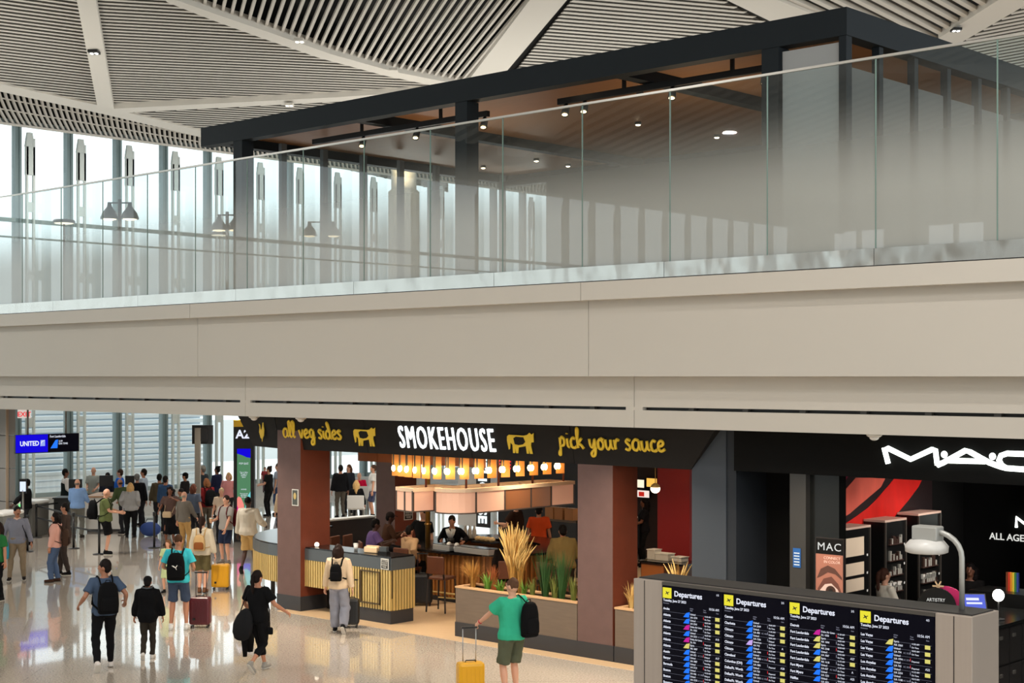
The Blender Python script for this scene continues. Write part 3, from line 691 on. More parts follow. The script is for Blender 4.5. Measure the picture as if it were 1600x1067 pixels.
for i in range(len(BP)):
    a, b = BP[i], BP[(i + 1) % len(BP)]; n = max(1, int(math.hypot(b[0] - a[0], b[1] - a[1]) / .1))
    for j in range(n):
        t = j / n; mb.box(-.02, .02, -.03, .03, .12, 1.05, 0, Matrix.Translation((a[0] + (b[0] - a[0]) * t, a[1] + (b[1] - a[1]) * t, 0)) @ Matrix.Rotation(math.atan2(b[1] - a[1], b[0] - a[0]), 4, 'Z') @ Matrix.Translation((0, .06, 0)))
inpar(mb.build('wood_rib', mat('bar_rib_wood', (170, 112, 54), .5), bt), Mb)
mb = MB(); ribbon(mb, BPc, .1, .2, 0, .12); inpar(mb.build('kick_plate', M_kick, bt), Mb)
mb = MB(); mb.path([(p[0], p[1], .22) for p in offs(BPc, -.1)], .02, 6); inpar(mb.build('foot_rail', M_gold, bt), Mb)
o = thing('bronze_pole', 'bronze pole rising from the bar top past the fabric lantern', 'pole', (-23.6, 22.75, 1.11))
pp = at_y(668.5, 800, 22.75); o.location.x = pp.x
MB().path([(0, 0, 0), (0, 0, 2.85)], .055, 12).build('shaft', mat('bronze', (150, 112, 52), .35, metal=.7), o)
for z in (.5, .9, 1.3): MB().lathe([(.075, z - .02), (.075, z + .02)], seg=12).build('collar', mat('bronze', (150, 112, 52)), o)

# back of the restaurant
M_kit = mat('kitchen_black', (24, 22, 21), .5)
struct(MB().box(-27.4, -23.6, 29, 29.1, 0, 3.9).build('wall_kitchen', M_kit))
p = at_y(737, 815, 28.9)
struct(MB().box(p.x - .55, p.x + .28, 28.93, 28.98, .8, 2.2).build('wall_kitchen_panel', mat('kitchen_white', (222, 224, 222), .5)))
ks = thing('vertical_sign', 'vertical illuminated kitchen sign ending in the letters SE', 'sign', (at_y(744, 810, 28.9).x, 28.9, .8))
MB().box(0, .5, 0, .03, 0, 3.0).build('panel', M_kit, ks)
o = text('lettering', 'SMOKEHOUSE', .42, glow('sign_letter_soft', (240, 250, 250), 1.2), ks, Matrix.Translation((.1, -.01, 2.95)) @ Matrix.Rotation(R(90), 4, 'X') @ Matrix.Rotation(R(-90), 4, 'Z'), .01, sx=.62, off=.012)
fitx(o, 2.85)
# red wall, menu boards, globe lamp
struct(MB().box(-19.85, -19.0, 26, 26.2, 0, 3.4).build('wall_red', mat('red_wall', (150, 14, 10), .55)))
struct(MB().box(-27.4, -16.6, 33, 33.1, 0, 3.9).build('wall_restaurant_back', mat('restaurant_back', (58, 34, 26), .6)))
for i, (px0, px1, y0, y1, m, lb_) in enumerate([(993, 1007, 749, 762, (246, 226, 196), 'lit cream menu board beside the globe lamp'), (1010, 1027, 747, 761, (238, 178, 80), 'lit amber menu board above the globe lamp'), (993, 1015, 766, 777, (226, 206, 196), 'pale menu board with a red picture below the cream one')]):
    a, b = at_y(px0, y1, 31.9), at_y(px1, y0, 31.9)
    t = thing('menu_board', lb_, 'menu board', (a.x, 31.9, a.z))
    MB().box(0, b.x - a.x, 0, .04, 0, b.z - a.z).build('frame', M_black, t)
    MB().box(.015, b.x - a.x - .015, -.01, 0, .015, b.z - a.z - .015).build('lit_face', glow('menu_glow_%d' % i, m, 1.3), t)
    if i == 2: MB().box(.12, .3, -.014, -.01, .04, .16).build('picture', glow('menu_red', (190, 40, 30), 1), t)
struct(MB().box(-25.6, -22, 31.95, 32.05, .0, 3.4).build('wall_menu', mat('menu_wall', (60, 38, 28), .6)))
p = at_y(1024, 763, 25)
gl = thing('globe_lamp', 'small globe pendant lamp half white half brass beside the red wall', 'lamp', p)
MB().ell((0, 0, 0), (.1, .1, .1), 18, 12).build('globe', glow('globe_white', (255, 236, 206), 5), gl)
MB().lathe([(.104, 0.02), (.085, .07), (.03, .11)], seg=18).path([(0, 0, .1), (0, 0, 3.98 - p.z)], .008, 6).build('cap', M_gold, gl)
# lanterns, fins and bulbs over the front of the bar
M_lant = mat('lantern_fabric', (214, 172, 150), .8, emit=.2, ecol=(235, 170, 140))
M_lantd = mat('lantern_smoked', (120, 76, 48), .25, emit=.08, ecol=(220, 150, 90))
M_lframe = mat('lantern_cream_rim', (226, 198, 170), .6)
M_ldark = mat('lantern_dark_frame', (70, 58, 52), .5)
def lantern(label, path, z0, z1, splits, dark, hang):
    c = Vector((sum(p[0] for p in path) / len(path), sum(p[1] for p in path) / len(path), z0))
    t = thing('fabric_lantern', label, 'lantern', c); Mi = Matrix.Translation(-c)
    mb = MB(); ribbon(mb, path, -.03, .08, z1 - .07, z1); inpar(mb.build('top_rim', M_lframe, t), Mi)
    mb = MB(); ribbon(mb, path, -.015, .015, z0, z0 + .025); inpar(mb.build('bottom_rim', M_ldark, t), Mi)
    for i in range(len(splits) - 1):
        seg = path[splits[i]:splits[i + 1] + 1]
        mb = MB(); ribbon(mb, seg, -.006, .006, z0 + .02, z1 - .07); inpar(mb.build('shade_panel', M_lantd if i in dark else M_lant, t), Mi)
        q = seg[0]; inpar(MB().box(q[0] - .018, q[0] + .018, q[1] - .018, q[1] + .018, z0, z1 - .05).build('divider', M_ldark, t), Mi)
    for x, y in hang: inpar(MB().path([(x, y, z1 - .1), (x, y, 3.98)], .022, 8).build('hanger_rod', mat('rust_rod', (110, 50, 30), .5), t), Mi)
    return t, Mi
A = [(-21.62, 20.02), (-21.3, 19.94), (-21.06, 19.92), (-20.98, 20.4), (-21.02, 21.0), (-21.58, 21.0), (-21.62, 20.02)]
lantern('smaller box shaped fabric lantern beside the bronze pole', A, 2.2, 2.66, [0, 1, 2, 3, 4, 5, 6], [], [(-21.2, 20.4)])
B = [(-20.7, 23.4), (-20.85, 20.5), (-20.72, 20.2)] + [(-20.45 + .45 * math.cos(R(a)), 20.55 + .45 * math.sin(R(a)) - .0) for a in range(-120, 1, 15)] + [(-20.0, 21.35), (-20.0, 22.1), (-20.0, 22.7), (-20.0, 23.4), (-20.7, 23.4)]
n0 = len(B)
lt, Mi = lantern('long fabric lantern with rounded end and two smoked panels over the bar', B, 2.2, 2.68, [0, 1, 3, 11, n0 - 5, n0 - 4, n0 - 3, n0 - 2, n0 - 1], [4, 5], [(-20.4, 20.7), (-20.4, 21.6), (-20.4, 22.6), (-20.1, 23.2)])
mb = MB()
for y0, y1 in ((20.9, 21.5), (21.5, 20.95), (22.0, 22.6), (22.6, 22.0)): mb.bar((-20.75, y0, 2.64), (-20.03, y1, 2.64), .06, .04)
inpar(mb.build('cross_brace', M_lframe, lt), Mi)
M_fin = mat('plywood_fin', (206, 138, 66), .5, emit=0, var=.1, vscale=4)
M_bulb = glow('bulb_warm', (255, 222, 168), 34)
def fin_at(x, y, rz, label, bulb=True):
    t = thing('plywood_fin', label, 'wooden fin', (x, y, 2.84), rz, 'plywood fins hung over the lanterns')
    MB().add([], []).prism([(-.09, 0), (.09, 0), (.09, .42), (.13, 1.14), (-.13, 1.14), (-.09, .42)], lambda u, v, d: Vector((u, d, v)), -.012, .012).build('board', M_fin, t)
FINS = [(-22.0, 20.35), (-21.75, 20.28), (-21.5, 20.22), (-21.22, 20.18), (-20.95, 20.16), (-20.68, 20.2), (-20.45, 20.32), (-20.3, 20.55), (-20.2, 20.85), (-20.15, 21.15), (-20.12, 21.5), (-20.1, 21.9), (-20.1, 22.3), (-20.1, 22.7), (-20.1, 23.1)]
for i, (x, y) in enumerate(FINS):
    fin_at(x, y, R(10 if i < 6 else (45 if i < 9 else 62)), 'narrow orange plywood fin hanging in the row above the fabric lanterns')
bs = []
MID = [((a[0] + b[0]) / 2, (a[1] + b[1]) / 2 + .12) for a, b in zip(FINS[:-1], FINS[1:])]
for i, (x, y) in enumerate(FINS + MID):
    b = thing('filament_bulb', 'glowing filament bulb on the string above the fabric lanterns', 'bulb', (x + .1, y - .16, 3.0), 0, 'filament bulbs over the bar')
    MB().ell((0, 0, 0), (.036, .036, .06), 10, 8).build('glass_bulb', M_bulb, b)
    MB().path([(0, 0, .05), (0, 0, .98)], .014, 6).build('cord', M_track, b)
mb = MB()
for k in range(6): mb.box(-24.1 + k * .62, -23.5 + k * .62, 21.2, 21.24, 3.02, 3.97)
struct(mb.build('wall_wood_bulkhead', mat('bulkhead_wood', (150, 84, 40), .5, var=.12, vscale=3)))
# red neon sign deep inside
p = at_y(789, 726, 27)
ns = thing('neon_sign', 'small red neon OPEN style sign glowing behind the plywood fins', 'sign', p)
ns['label'] = 'small red neon sign glowing behind the plywood fins'
MB().box(-.25, .25, 0, .03, -.12, .14).build('backing', M_black, ns)
nm = glow('neon_red', (255, 40, 60), 3)
mb = MB()
for z in (-.08, 0, .08): mb.path([(-.2, -.02, z), (-.1, -.02, z + .03), (0, -.02, z), (.1, -.02, z + .03), (.2, -.02, z)], .012, 6)
mb.build('neon_tube', nm, ns); MB().box(-.02, .02, 0, .02, .14, 3.98 - p.z).build('bracket', M_black, ns)

# planter boxes
M_pwood = mat('planter_grey_wood', (104, 90, 77), .6, var=.2, vscale=3, stretch=(1, 1, 9))
M_prim = mat('planter_rim_wood', (206, 164, 120), .55)
def planter(x0, x1, label, y0=19.8, y1=20.35):
    t = thing('planter_box', label, 'planter', (x0, y0, 0)); W = x1 - x0; D = y1 - y0
    MB().box(0, W, 0, .04, .27, .9).box(0, .04, .04, D, .27, .9).box(W - .04, W, .04, D, .27, .9).box(0, W, D - .04, D, .27, .9).build('wood_panel', M_pwood, t)
    MB().box(-.01, W + .01, -.01, .09, .9, .93).box(-.01, W + .01, D - .09, D + .01, .9, .93).box(-.01, .09, .09, D - .09, .9, .93).box(W - .09, W + .01, .09, D - .09, .9, .93).build('rim', M_prim, t)
    MB().box(.04, W - .04, .04, D - .04, .7, .86).build('soil', mat('planter_soil', (150, 118, 80), .9, var=.3, vscale=30), t)
    MB().box(-.01, W + .01, -.01, D, 0, .27).build('kick_plate', M_kick, t)
planter(X_at(712, 19.8), -16.85, 'long grey wooden planter box full of grasses before the restaurant')
planter(-16.01, -14.5, 'short grey wooden planter box mostly hidden behind the departures board')
struct(MB().box(-16.86, -16.04, 19.79, 20.4, 0, .27).build('trim_4', M_kick))
def blades(name, px, n, h, spread, wd, m, label, cat, Y=20.07, droop=.5, stiff=False, head=None, seed=0):
    rnd = random.Random(seed + px); x = X_at(px, Y)
    t = thing(name, label, cat, (x, Y, .86)); mb = MB(); hb = MB()
    for k in range(n):
        a = rnd.uniform(0, 2 * math.pi); L = h * rnd.uniform(.6, 1.05); r0 = rnd.uniform(0, .05); lean = spread * rnd.uniform(.1, 1)
        px_, py_ = r0 * math.cos(a), r0 * math.sin(a); pts = []
        for i in range(6):
            s = i / 5; pts.append(Vector((px_ + math.cos(a) * lean * s ** (1.2 if stiff else 2) * L, py_ + math.sin(a) * lean * .55 * s ** (1.2 if stiff else 2) * L, L * (s - droop * lean * s ** 3 * (0 if stiff else 1)))))
        wx = Vector((-math.sin(a) * .6 + rnd.uniform(-.5, .5), math.cos(a), 0)).normalized()
        vs = []
        for i, q in enumerate(pts):
            ww = wd * (1 - (i / 5) ** 2 * .9) / 2; vs += [q - wx * ww, q + wx * ww]
        b = len(mb.v)
        mb.add(vs, [(2 * i, 2 * i + 1, 2 * i + 3, 2 * i + 2) for i in range(5)])
        if head and rnd.random() < head:
            hb.path([pts[3], pts[4], pts[5] + Vector((math.cos(a) * .03, 0, .02))], [.006, .016, .003], 6)
    mb.build('blade', m, t)
    if hb.v: hb.build('seed_head', M_straw2, t)
    return t
M_straw = mat('dried_grass', (186, 136, 62), .8, var=.25, vscale=12); M_straw2 = mat('dried_seed_head', (222, 184, 112), .9)
M_rust = mat('russet_grass', (176, 98, 50), .8, var=.2, vscale=12)
M_reed = mat('green_reed', (44, 84, 34), .7, var=.3, vscale=8); M_leaf = mat('bright_leaf', (96, 140, 44), .6, var=.25, vscale=10); M_olive = mat('olive_grass', (112, 120, 50), .7, var=.25, vscale=10)
blades('dried_grass_clump', 739, 190, .64, 1.0, .014, M_straw, 'spiky straw coloured grass clump at the counter end of the planter', 'ornamental grass', seed=1)
blades('green_agave', 762, 22, .42, .6, .035, M_leaf, 'small bright green spiky plant beside the straw coloured clump', 'plant', Y=19.98, seed=2)
blades('russet_grass_clump', 771, 90, .5, .35, .016, M_rust, 'russet grass clump between green spiky plants', 'ornamental grass', Y=20.2, seed=3)
blades('green_agave', 782, 24, .32, .9, .035, M_leaf, 'low bright green plant behind the shoulder of the man in green', 'plant', Y=19.98, seed=4)
blades('tall_dried_grass', 801, 170, 1.3, .30, .015, M_straw, 'tallest dried grass clump towering over the planter', 'ornamental grass', stiff=False, head=.5, seed=5)
blades('tall_dried_grass', 812, 150, 1.22, .34, .015, M_straw, 'second tall dried grass clump leaning over the man in green', 'ornamental grass', Y=20.15, head=.4, seed=15)
blades('green_agave', 818, 24, .36, 1.0, .035, M_leaf, 'low bright green plant just past the man in green', 'plant', Y=19.98, seed=6)
blades('olive_grass_clump', 832, 40, .4, .5, .02, M_olive, 'short olive grass clump before the dark green reeds', 'ornamental grass', Y=20.0, seed=7)
blades('green_reed_clump', 852, 170, .84, .42, .014, M_reed, 'dense dark green reed clump, the first of two from the tall dried grass', 'reed plant', stiff=True, seed=8)
blades('olive_grass_clump', 866, 40, .5, .35, .02, M_olive, 'olive grass clump between the two dark green reed clumps', 'ornamental grass', Y=20.0, seed=9)
blades('green_reed_clump', 877, 170, .88, .40, .014, M_reed, 'dense dark green reed clump, the second from the tall dried grass', 'reed plant', stiff=True, seed=10)
blades('olive_grass_clump', 896, 60, .5, .32, .02, M_olive, 'olive grass clump touching the rust brown column', 'ornamental grass', Y=20.0, seed=11)
blades('pale_grass_clump', 987, 70, .5, .5, .018, M_straw2, 'pale grass clump beside the steel end of the departures board', 'ornamental grass', seed=12)
blades('dried_grass_spray', 1060, 46, 1.0, .3, .018, M_straw, 'dried wheat grass spray above the departures board', 'ornamental grass', head=.7, seed=13)
# ================================================================== DEPARTURES BOARD (stands on the floor in front)
M_bsteel = mat('board_steel', (172, 160, 150), .42, metal=.3, var=.08, vscale=2, stretch=(12, 1, .4))
M_scr = mat('screen_navy', (6, 6, 14), .3, emit=.1, ecol=(26, 22, 44), spec=.08)
M_scw = glow('screen_white', (232, 236, 250), 1.05); M_scg = glow('screen_grey', (150, 152, 170), .8)
M_scy = glow('screen_yellow', (236, 226, 60), 1.0); M_scb = glow('screen_blue', (40, 120, 250), 1.1); M_scm = glow('screen_magenta', (200, 40, 150), 1.0)
M_scl = glow('screen_lilac', (200, 170, 240), 1.0); M_scr2 = glow('screen_red', (220, 50, 60), 1.0); M_scyy = glow('screen_soft_yellow', (226, 216, 120), .95); M_scgr = glow('screen_green', (60, 180, 90), .9)
BY = 13.0; BX0, BX1 = X_at(990, BY), X_at(1519, BY); BZ = 2.6
bo = thing('departures_board', 'steel clad flight information board with four Departures screens', 'departures board', (BX0, BY, 0)); Mo = Matrix.Translation((-BX0, -BY, 0))
sx0, sx1 = X_at(1035, BY), X_at(1461, BY)
inpar(MB().box(BX0, sx0, BY, BY + .55, .0, BZ).box(sx1, BX1, BY, BY + .55, 0, BZ).box(sx0, sx1, BY + .04, BY + .55, 0, BZ).box(sx0, sx1, BY - .0, BY + .05, 0, .62).build('casing', M_bsteel, bo, bevel=.006), Mo)
sm = (BX0 + sx0) / 2 - .05
inpar(MB().box(sm, sm + .008, BY - .003, BY, .1, BZ - .01).box((sx1 + BX1) / 2, (sx1 + BX1) / 2 + .008, BY - .003, BY, .1, BZ - .01).build('seam', M_black, bo), Mo)
inpar(MB().box(BX0 + .03, BX1 - .03, BY + .06, BY + .5, BZ, BZ + .012).build('top_cap', mat('board_top_cap', (40, 38, 38), .5), bo), Mo)
inpar(MB().box(sx0, sx1, BY - .01, BY + .04, BZ - .035, BZ).build('top_bezel', mat('board_bezel', (84, 80, 76), .4, metal=.4), bo), Mo)
SWd = (sx1 - sx0) / 4
CITY = ['Aruba Atlanta Atlanta Atlanta Atlanta Atlanta Atlanta Austin Bangor Bermuda Boston Boston Bozeman Calgary'.split(),
        ['Cancun', 'Charlotte', 'Chicago', 'Chicago', 'Chicago', 'Chicago', 'Cleveland', 'Columbus (OH)', 'Dallas/Ft. Worth', 'Dallas/Ft. Worth', 'Dallas/Ft. Worth', 'Delhi', 'Denver', 'Denver'],
        ['Detroit', 'Fort Lauderdale', 'Fort Lauderdale', 'Fort Lauderdale', 'Fort Lauderdale', 'Fort Lauderdale', 'Fort Myers', 'Fort Myers', 'Halifax', 'Harrisburg', 'Hartford', 'Houston', 'Houston', 'Houston'],
        ['Las Vegas', 'Las Vegas', 'Las Vegas', 'Las Vegas', 'Los Angeles', 'Los Angeles', 'Los Angeles', 'Los Angeles', 'Louisville', 'Madison', 'Memphis', 'Miami', 'Miami', 'Miami']]
FIN = ['bbmbmybbbbbbbb', 'bbblbbbbbbblbb', 'myybybbbrbbbbb', 'ybbbbbbbbbbbbb']
GATE = ['yyy0yy0yyyyyyy', 'yyy0yy0yy00yyy', 'yyy0y000000yyy', 'yyy0y0yyyyyyyy']
GT = [['', '', '', 'A15', '', '', 'A17'] + [''] * 7, ['', '', '', 'A', '', '', 'A28', '', '', 'A', ''] + [''] * 3, ['', '', '', 'A27', '', 'A', 'A25', 'A8', 'A8', 'A8', 'A'] + [''] * 3, ['', '', '', 'A22', '', 'A6'] + [''] * 8]
AIR = {'b': 'United\nUA %d', 'm': 'Delta Air Lines\nDL %d', 'y': 'Spirit\nNK %d', 'l': 'American\nAA %d', 'r': 'Air Canada\nAC %d'}
rnd = random.Random(3)
for i in range(4):
    x0 = sx0 + SWd * i + .006; W = SWd - .012; T = BZ - .05
    scn = inpar(MB().box(x0, x0 + W, BY - .012, BY + .03, .64, T + .01).build('screen', M_scr, bo), Mo)
    def put(nm, body, size, u, dz, m=M_scw, ls=1., sx=.92, al='LEFT', off=0.):
        return text(nm, body, size, m, scn, wallM(x0 + u * W, BY - .0135, T - dz), .0006, al, sx=sx, ls=ls, off=off)
    IC = .118
    def rect(mb, u0, u1, d0, d1, mi=0, e=.0): mb.add([(x0 + u0 * W, BY - .0135 - e, T - d1), (x0 + u1 * W, BY - .0135 - e, T - d1), (x0 + u1 * W, BY - .0135 - e, T - d0), (x0 + u0 * W, BY - .0135 - e, T - d0)], [(0, 1, 2, 3)], mi)
    mb = MB(); rect(mb, .012, .16, .006, IC); ic = inpar(mb.build('header_icon', M_scy, scn), Matrix())
    pl_ = [(.3, .3), (.45, .42), (.36, .62), (.44, .64), (.6, .5), (.78, .6), (.84, .54), (.66, .42), (.7, .2), (.62, .18), (.54, .36), (.34, .24)]
    mb = MB(); n = len(pl_); mb.add([(x0 + (.012 + (u * .9 + .02) * .148) * W, BY - .0145, T - IC + .02 + v * IC * .72) for u, v in pl_], [tuple(range(n))]); inpar(mb.build('plane_pictogram', M_black, scn), Matrix())
    put('title_text', 'Departures', .08, .205, .088, off=.0018, sx=.98)
    put('page_text', '%d/5' % (i + 1), .03, .9, .035); put('date_text', 'Tuesday, June 27 2023', .036, .02, .152, off=.0006); put('clock_text', '10:56 AM', .036, .78, .192)
    put('heading_text', 'Destination', .018, .02, .178, M_scg); put('heading_text', 'Airline\nFlight', .018, .47, .205, M_scg, ls=1.1); put('heading_text', 'Time\nStatus', .018, .69, .205, M_scg, ls=1.1); put('heading_text', 'Gate', .018, .9, .222, M_scg)
    P = .0655; D0 = .238; NR = 14
    for r in range(NR): put('destination_text', CITY[i][r], .036, .022, D0 + .004 + P * r, off=.0007)
    air = []; alt = []; tm = []
    for r in range(NR):
        air += (AIR[FIN[i][r]] % rnd.randint(300, 2400)).split('\n'); 
        alt.append('AC %d' % rnd.randint(2000, 5999) if rnd.random() < .5 and FIN[i][r] == 'b' else '')
        st = rnd.choice(['On Time', 'On Time', 'Delayed', 'Boarding', 'Departed'])
        tm += ['' if st == 'Departed' else '%d:%02d AM' % (rnd.choice([10, 11]), rnd.choice([5, 15, 20, 35, 45, 50])), st]
    put('airline_text', '\n'.join(air), .027, .475, D0 + .03, ls=P / 2 / .027); put('partner_text', '\n'.join(alt), .022, .6, D0 + .062, M_scg, ls=P / .022)
    put('time_text', '\n'.join(tm), .022, .71, D0 + .034, ls=P / 2 / .022)
    put('gate_text', '\n'.join(GT[i]), .03, .92, D0 + .062, ls=P / .03, al='CENTER')
    mb = MB(); fin = MB(); gt = MB(); stb = MB()
    cols = 'bmylr'
    for r in range(NR):
        d = D0 + P * r; rect(mb, .012, .975, d + .022, d + .0235)
        k = cols.index(FIN[i][r]); fin.add([(x0 + u * W, BY - .0140, T - d - v) for u, v in ((.36, .058), (.41, .012), (.468, .0), (.455, .058))], [(0, 1, 2, 3)], k)
        if GATE[i][r] == 'y': rect(gt, .885, .955, d + .022, d + .06)
        rect(stb, .69, .698, d + .034, d + .062, rnd.choice([0, 1, 0]))
    inpar(mb.build('row_line', M_scg, scn), Matrix()); inpar(fin.build('tail_logo', [M_scb, M_scm, M_scyy, M_scl, M_scr2], scn), Matrix())
    inpar(gt.build('gate_tile', M_scyy, scn), Matrix()); inpar(stb.build('status_stripe', [M_scg, M_scr2], scn), Matrix())
# lamp arm standing on the board
M_pipe = mat('lamp_arm_grey', (172, 172, 168), .4, metal=.3)
p = at_y(1503, 962, BY + .3); q = at_y(1448, 850, BY + .3)
la = thing('board_lamp', 'grey lamp with curved pipe arm mounted on top of the departures board', 'lamp', (p.x, BY + .3, BZ + .012))
h = at_y(1503, 830, BY + .3).z - BZ - .012; dx = q.x - p.x
pts = [(0, 0, 0), (0, 0, h * .66)] + [(-(1 - math.cos(R(a))) * h * .36, 0, h * .66 + math.sin(R(a)) * h * .31) for a in range(15, 91, 15)] + [(dx + .1, 0, h * .975)]
MB().path(pts, .026, 12).build('pipe_arm', M_pipe, la)
MB().box(dx - .12, dx + .14, -.08, .08, h * .85, h * 1.04).build('driver_box', M_pipe, la, bevel=.015)
MB().lathe([(.02, h * .88), (.16, h * .85), (.205, h * .78), (.2, h * .70), (.17, h * .685)], (dx, 0, 0), 26).build('lamp_head', mat('lamp_head_pale', (206, 204, 200), .35), la)

# ================================================================== COSMETICS SHOP
M_gloss = mat('gloss_black', (22, 23, 22), .22); M_shop = mat('shop_black', (12, 12, 12), .9, spec=.15)
struct(MB().box(-13.6, 12, 19.78, 20.3, 3.32, 3.98).build('wall_shop_bulkhead', M_shop))
struct(MB().box(-13.6, -12.58, 20.7, 20.8, 0, 3.32).box(-14.4, -14.3, 21.2, 29.2, 0, 3.4).build('wall_shop_recess', M_shop))
struct(MB().box(X_at(1234, 19.78), X_at(1259, 19.78), 19.78, 20.7, 0, 3.32).build('pillar_shop', mat('shop_post', (52, 50, 48), .35)))
struct(MB().box(X_at(1259, 19.9), X_at(1311, 19.9), 19.9, 20.1, 0, 3.32).build('wall_shop_panel', M_gloss))
struct(MB().box(-14.4, 6, 29, 29.2, 0, 3.98).build('wall_shop_back', M_shop))
struct(MB().box(-14.3, 12, 20.4, 29.2, 0, .008).build('floor_shop', mat('shop_floor', (70, 62, 58), .3)))
ms = thing('cosmetics_sign', 'large white illuminated line lettering reading MAC over the cosmetics shop', 'sign', at_y(1480, 720, 19.74))
Mi = Matrix.Translation(-ms.location)
def c6(u, v): q = at_y(1080 + u / 3.048, 650 + v / 3.048, 19.75); return (q.x, 19.75, q.z)
M_mac = glow('shop_sign_white', (242, 250, 240), 4)
for nm, st in (('letter', [(938, 226), (919, 152), (935, 152), (1045, 206), (1150, 158), (1163, 160), (1172, 234)]), ('letter', [(1172, 234), (1200, 222), (1306, 164), (1330, 172), (1420, 222), (1470, 240), (1500, 248), (1700, 262)]), ('letter', [(1225, 212), (1400, 216)]), ('letter', [(1700, 185), (1505, 178), (1475, 188), (1466, 210), (1478, 234), (1500, 248)])):
    inpar(MB().path([c6(*s) for s in st], .038, 8).build(nm, M_mac, ms), Mi)
for u, v in ((1205, 183), (1435, 192)): inpar(MB().ell(c6(u, v), (.05, .03, .05), 12, 8).build('dot', M_mac, ms), Mi)
# mural
ml = thing('lipstick_mural', 'wall mural of red and salmon lipstick smears on black', 'mural', (-14.28, 25.9, 2.6)); Mi = Matrix.Translation((14.28, -25.9, -2.6))
inpar(MB().box(-14.29, -14.27, 23.6, 27.6, 1.9, 3.32).build('mural_panel', mat('mural_black', (26, 8, 10), .5), ml), Mi)
def c7(u, v): q = at_x(1240 + u / 4.103, 700 + v / 4.103, -14.262); return (-14.262, q.y, q.z)
for nm, m, st in (('red_smear', mat('mural_red', (196, 26, 20), .45, var=.25, vscale=1.4, stretch=(1, 3, 1)), [(310, 500), (400, 440), (480, 380), (540, 320), (600, 250), (650, 190), (830, 190), (800, 250), (740, 330), (690, 390), (640, 450), (600, 500)]), ('salmon_smear', mat('mural_salmon', (206, 92, 76), .45, var=.3, vscale=1.2, stretch=(1, 3, 1)), [(280, 470), (280, 330), (330, 270), (400, 190), (590, 190), (560, 250), (500, 300), (430, 360), (360, 420)]), ('plum_smear', mat('mural_plum', (130, 22, 56), .5), [(280, 280), (280, 180), (350, 180), (330, 215)])):
    n = len(st); a = [Vector(c7(*s)) for s in st]
    inpar(MB().add(a + [v + Vector((-.006, 0, 0)) for v in a], [tuple(range(n))] + [(i, (i + 1) % n, n + (i + 1) % n, n + i) for i in range(n)]).build(nm, m, ml), Mi)
# shelf units along the shop wall
M_lbox_unused = None #'lit_carton_shelf', (232, 214, 192), .85)
M_ubody = mat('unit_black', (18, 18, 18), .3); M_utop = mat('unit_top_pale', (206, 176, 160), .5)
def unit(y0, y1, zt, label, kind):
    t = thing('display_unit', label, 'display unit', (-14.25, y0, 0.008)); W = y1 - y0
    MB().box(0, .42, 0, W, 0, zt - .04).build('cabinet', M_ubody, t)
    MB().box(0, .44, -.01, W + .01, zt - .04, zt).build('top_panel', M_utop, t)
    MB().box(.42, .45, 0, .03, 0, zt - .04).box(.42, .45, W - .03, W, 0, zt - .04).build('side_frame', mat('unit_edge', (90, 84, 78), .3, metal=.4), t)
    if kind == 'boxes':
        for z in (zt - .52, zt - .86, zt - 1.14, zt - 1.62, zt - 1.98): MB().box(.42, .435, .1, W - .22, z, z + (.33 if z > 1.5 else .22)).build('carton_row', mat('carton_front', (226, 206, 182), .6), t)
        for k in range(5): MB().box(.435, .44, W - .13, W - .09, zt - .55 - .32 * k, zt - .51 - .32 * k).build('price_tag', mat('tag_white', (230, 230, 226), .5), t)
    else:
        rn = random.Random(int(y0 * 10))
        for z in (zt - .45, zt - .75, zt - 1.02, zt - 1.32, zt - 1.62):
            mb = MB()
            for k in range(8):
                hh = rn.uniform(.06, .2)
                mb.box(.42, .46, .16 + k * (W - .34) / 8, .16 + (k + .7) * (W - .34) / 8, z, z + hh, 0 if rn.random() < .6 else 1)
            mb.box(.40, .47, .12, W - .16, z - .02, z, 1); mb.build('product_row', [mat('product_silver', (200, 196, 186), .3, metal=.3), mat('product_dark', (70, 52, 46), .3)], t)
        MB().box(.42, .46, .14, W - .2, zt - 1.25, zt - 1.16).build('drawer_front', mat('drawer_pale', (224, 220, 212), .4), t)
        for k in range(4): MB().box(.45, .455, W - .12, W - .08, zt - .5 - .36 * k, zt - .46 - .36 * k).build('price_tag', mat('tag_white', (230, 230, 226), .5), t)
unit(Y_at(1316, -13.8), Y_at(1361, -13.8), 2.12, 'black shop unit stacked with rows of pale lit cartons', 'boxes')
unit(Y_at(1384, -13.8), Y_at(1417, -13.8), 2.16, 'black shop unit of brushes and bottles behind the woman with a ponytail', 'prod')
unit(Y_at(1436, -13.8), Y_at(1471, -13.8), 2.2, 'black shop unit of small products behind the grey lamp', 'prod')
# back wall lettering
M_soft = glow('shop_text_white', (226, 226, 220), 1.0)
bl = thing('wall_lettering', 'white shop wall lettering reading ALL AGES', 'lettering', at_y(1546, 842, 28.97))
text('lettering', 'ALL AGES, ALL RACES', .19, M_soft, bl, Matrix.Rotation(R(90), 4, 'X'), .004, off=.002)
b2 = thing('wall_logo', 'small white illuminated zigzag logo above the wall lettering', 'sign', at_y(1588, 824, 28.97)); 
MB().path([(0, 0, 0), (0, 0, .2), (.24, 0, .04), (.48, 0, .2), (.5, 0, 0), (.8, 0, .2)], .03, 8).build('letter', M_mac, b2)
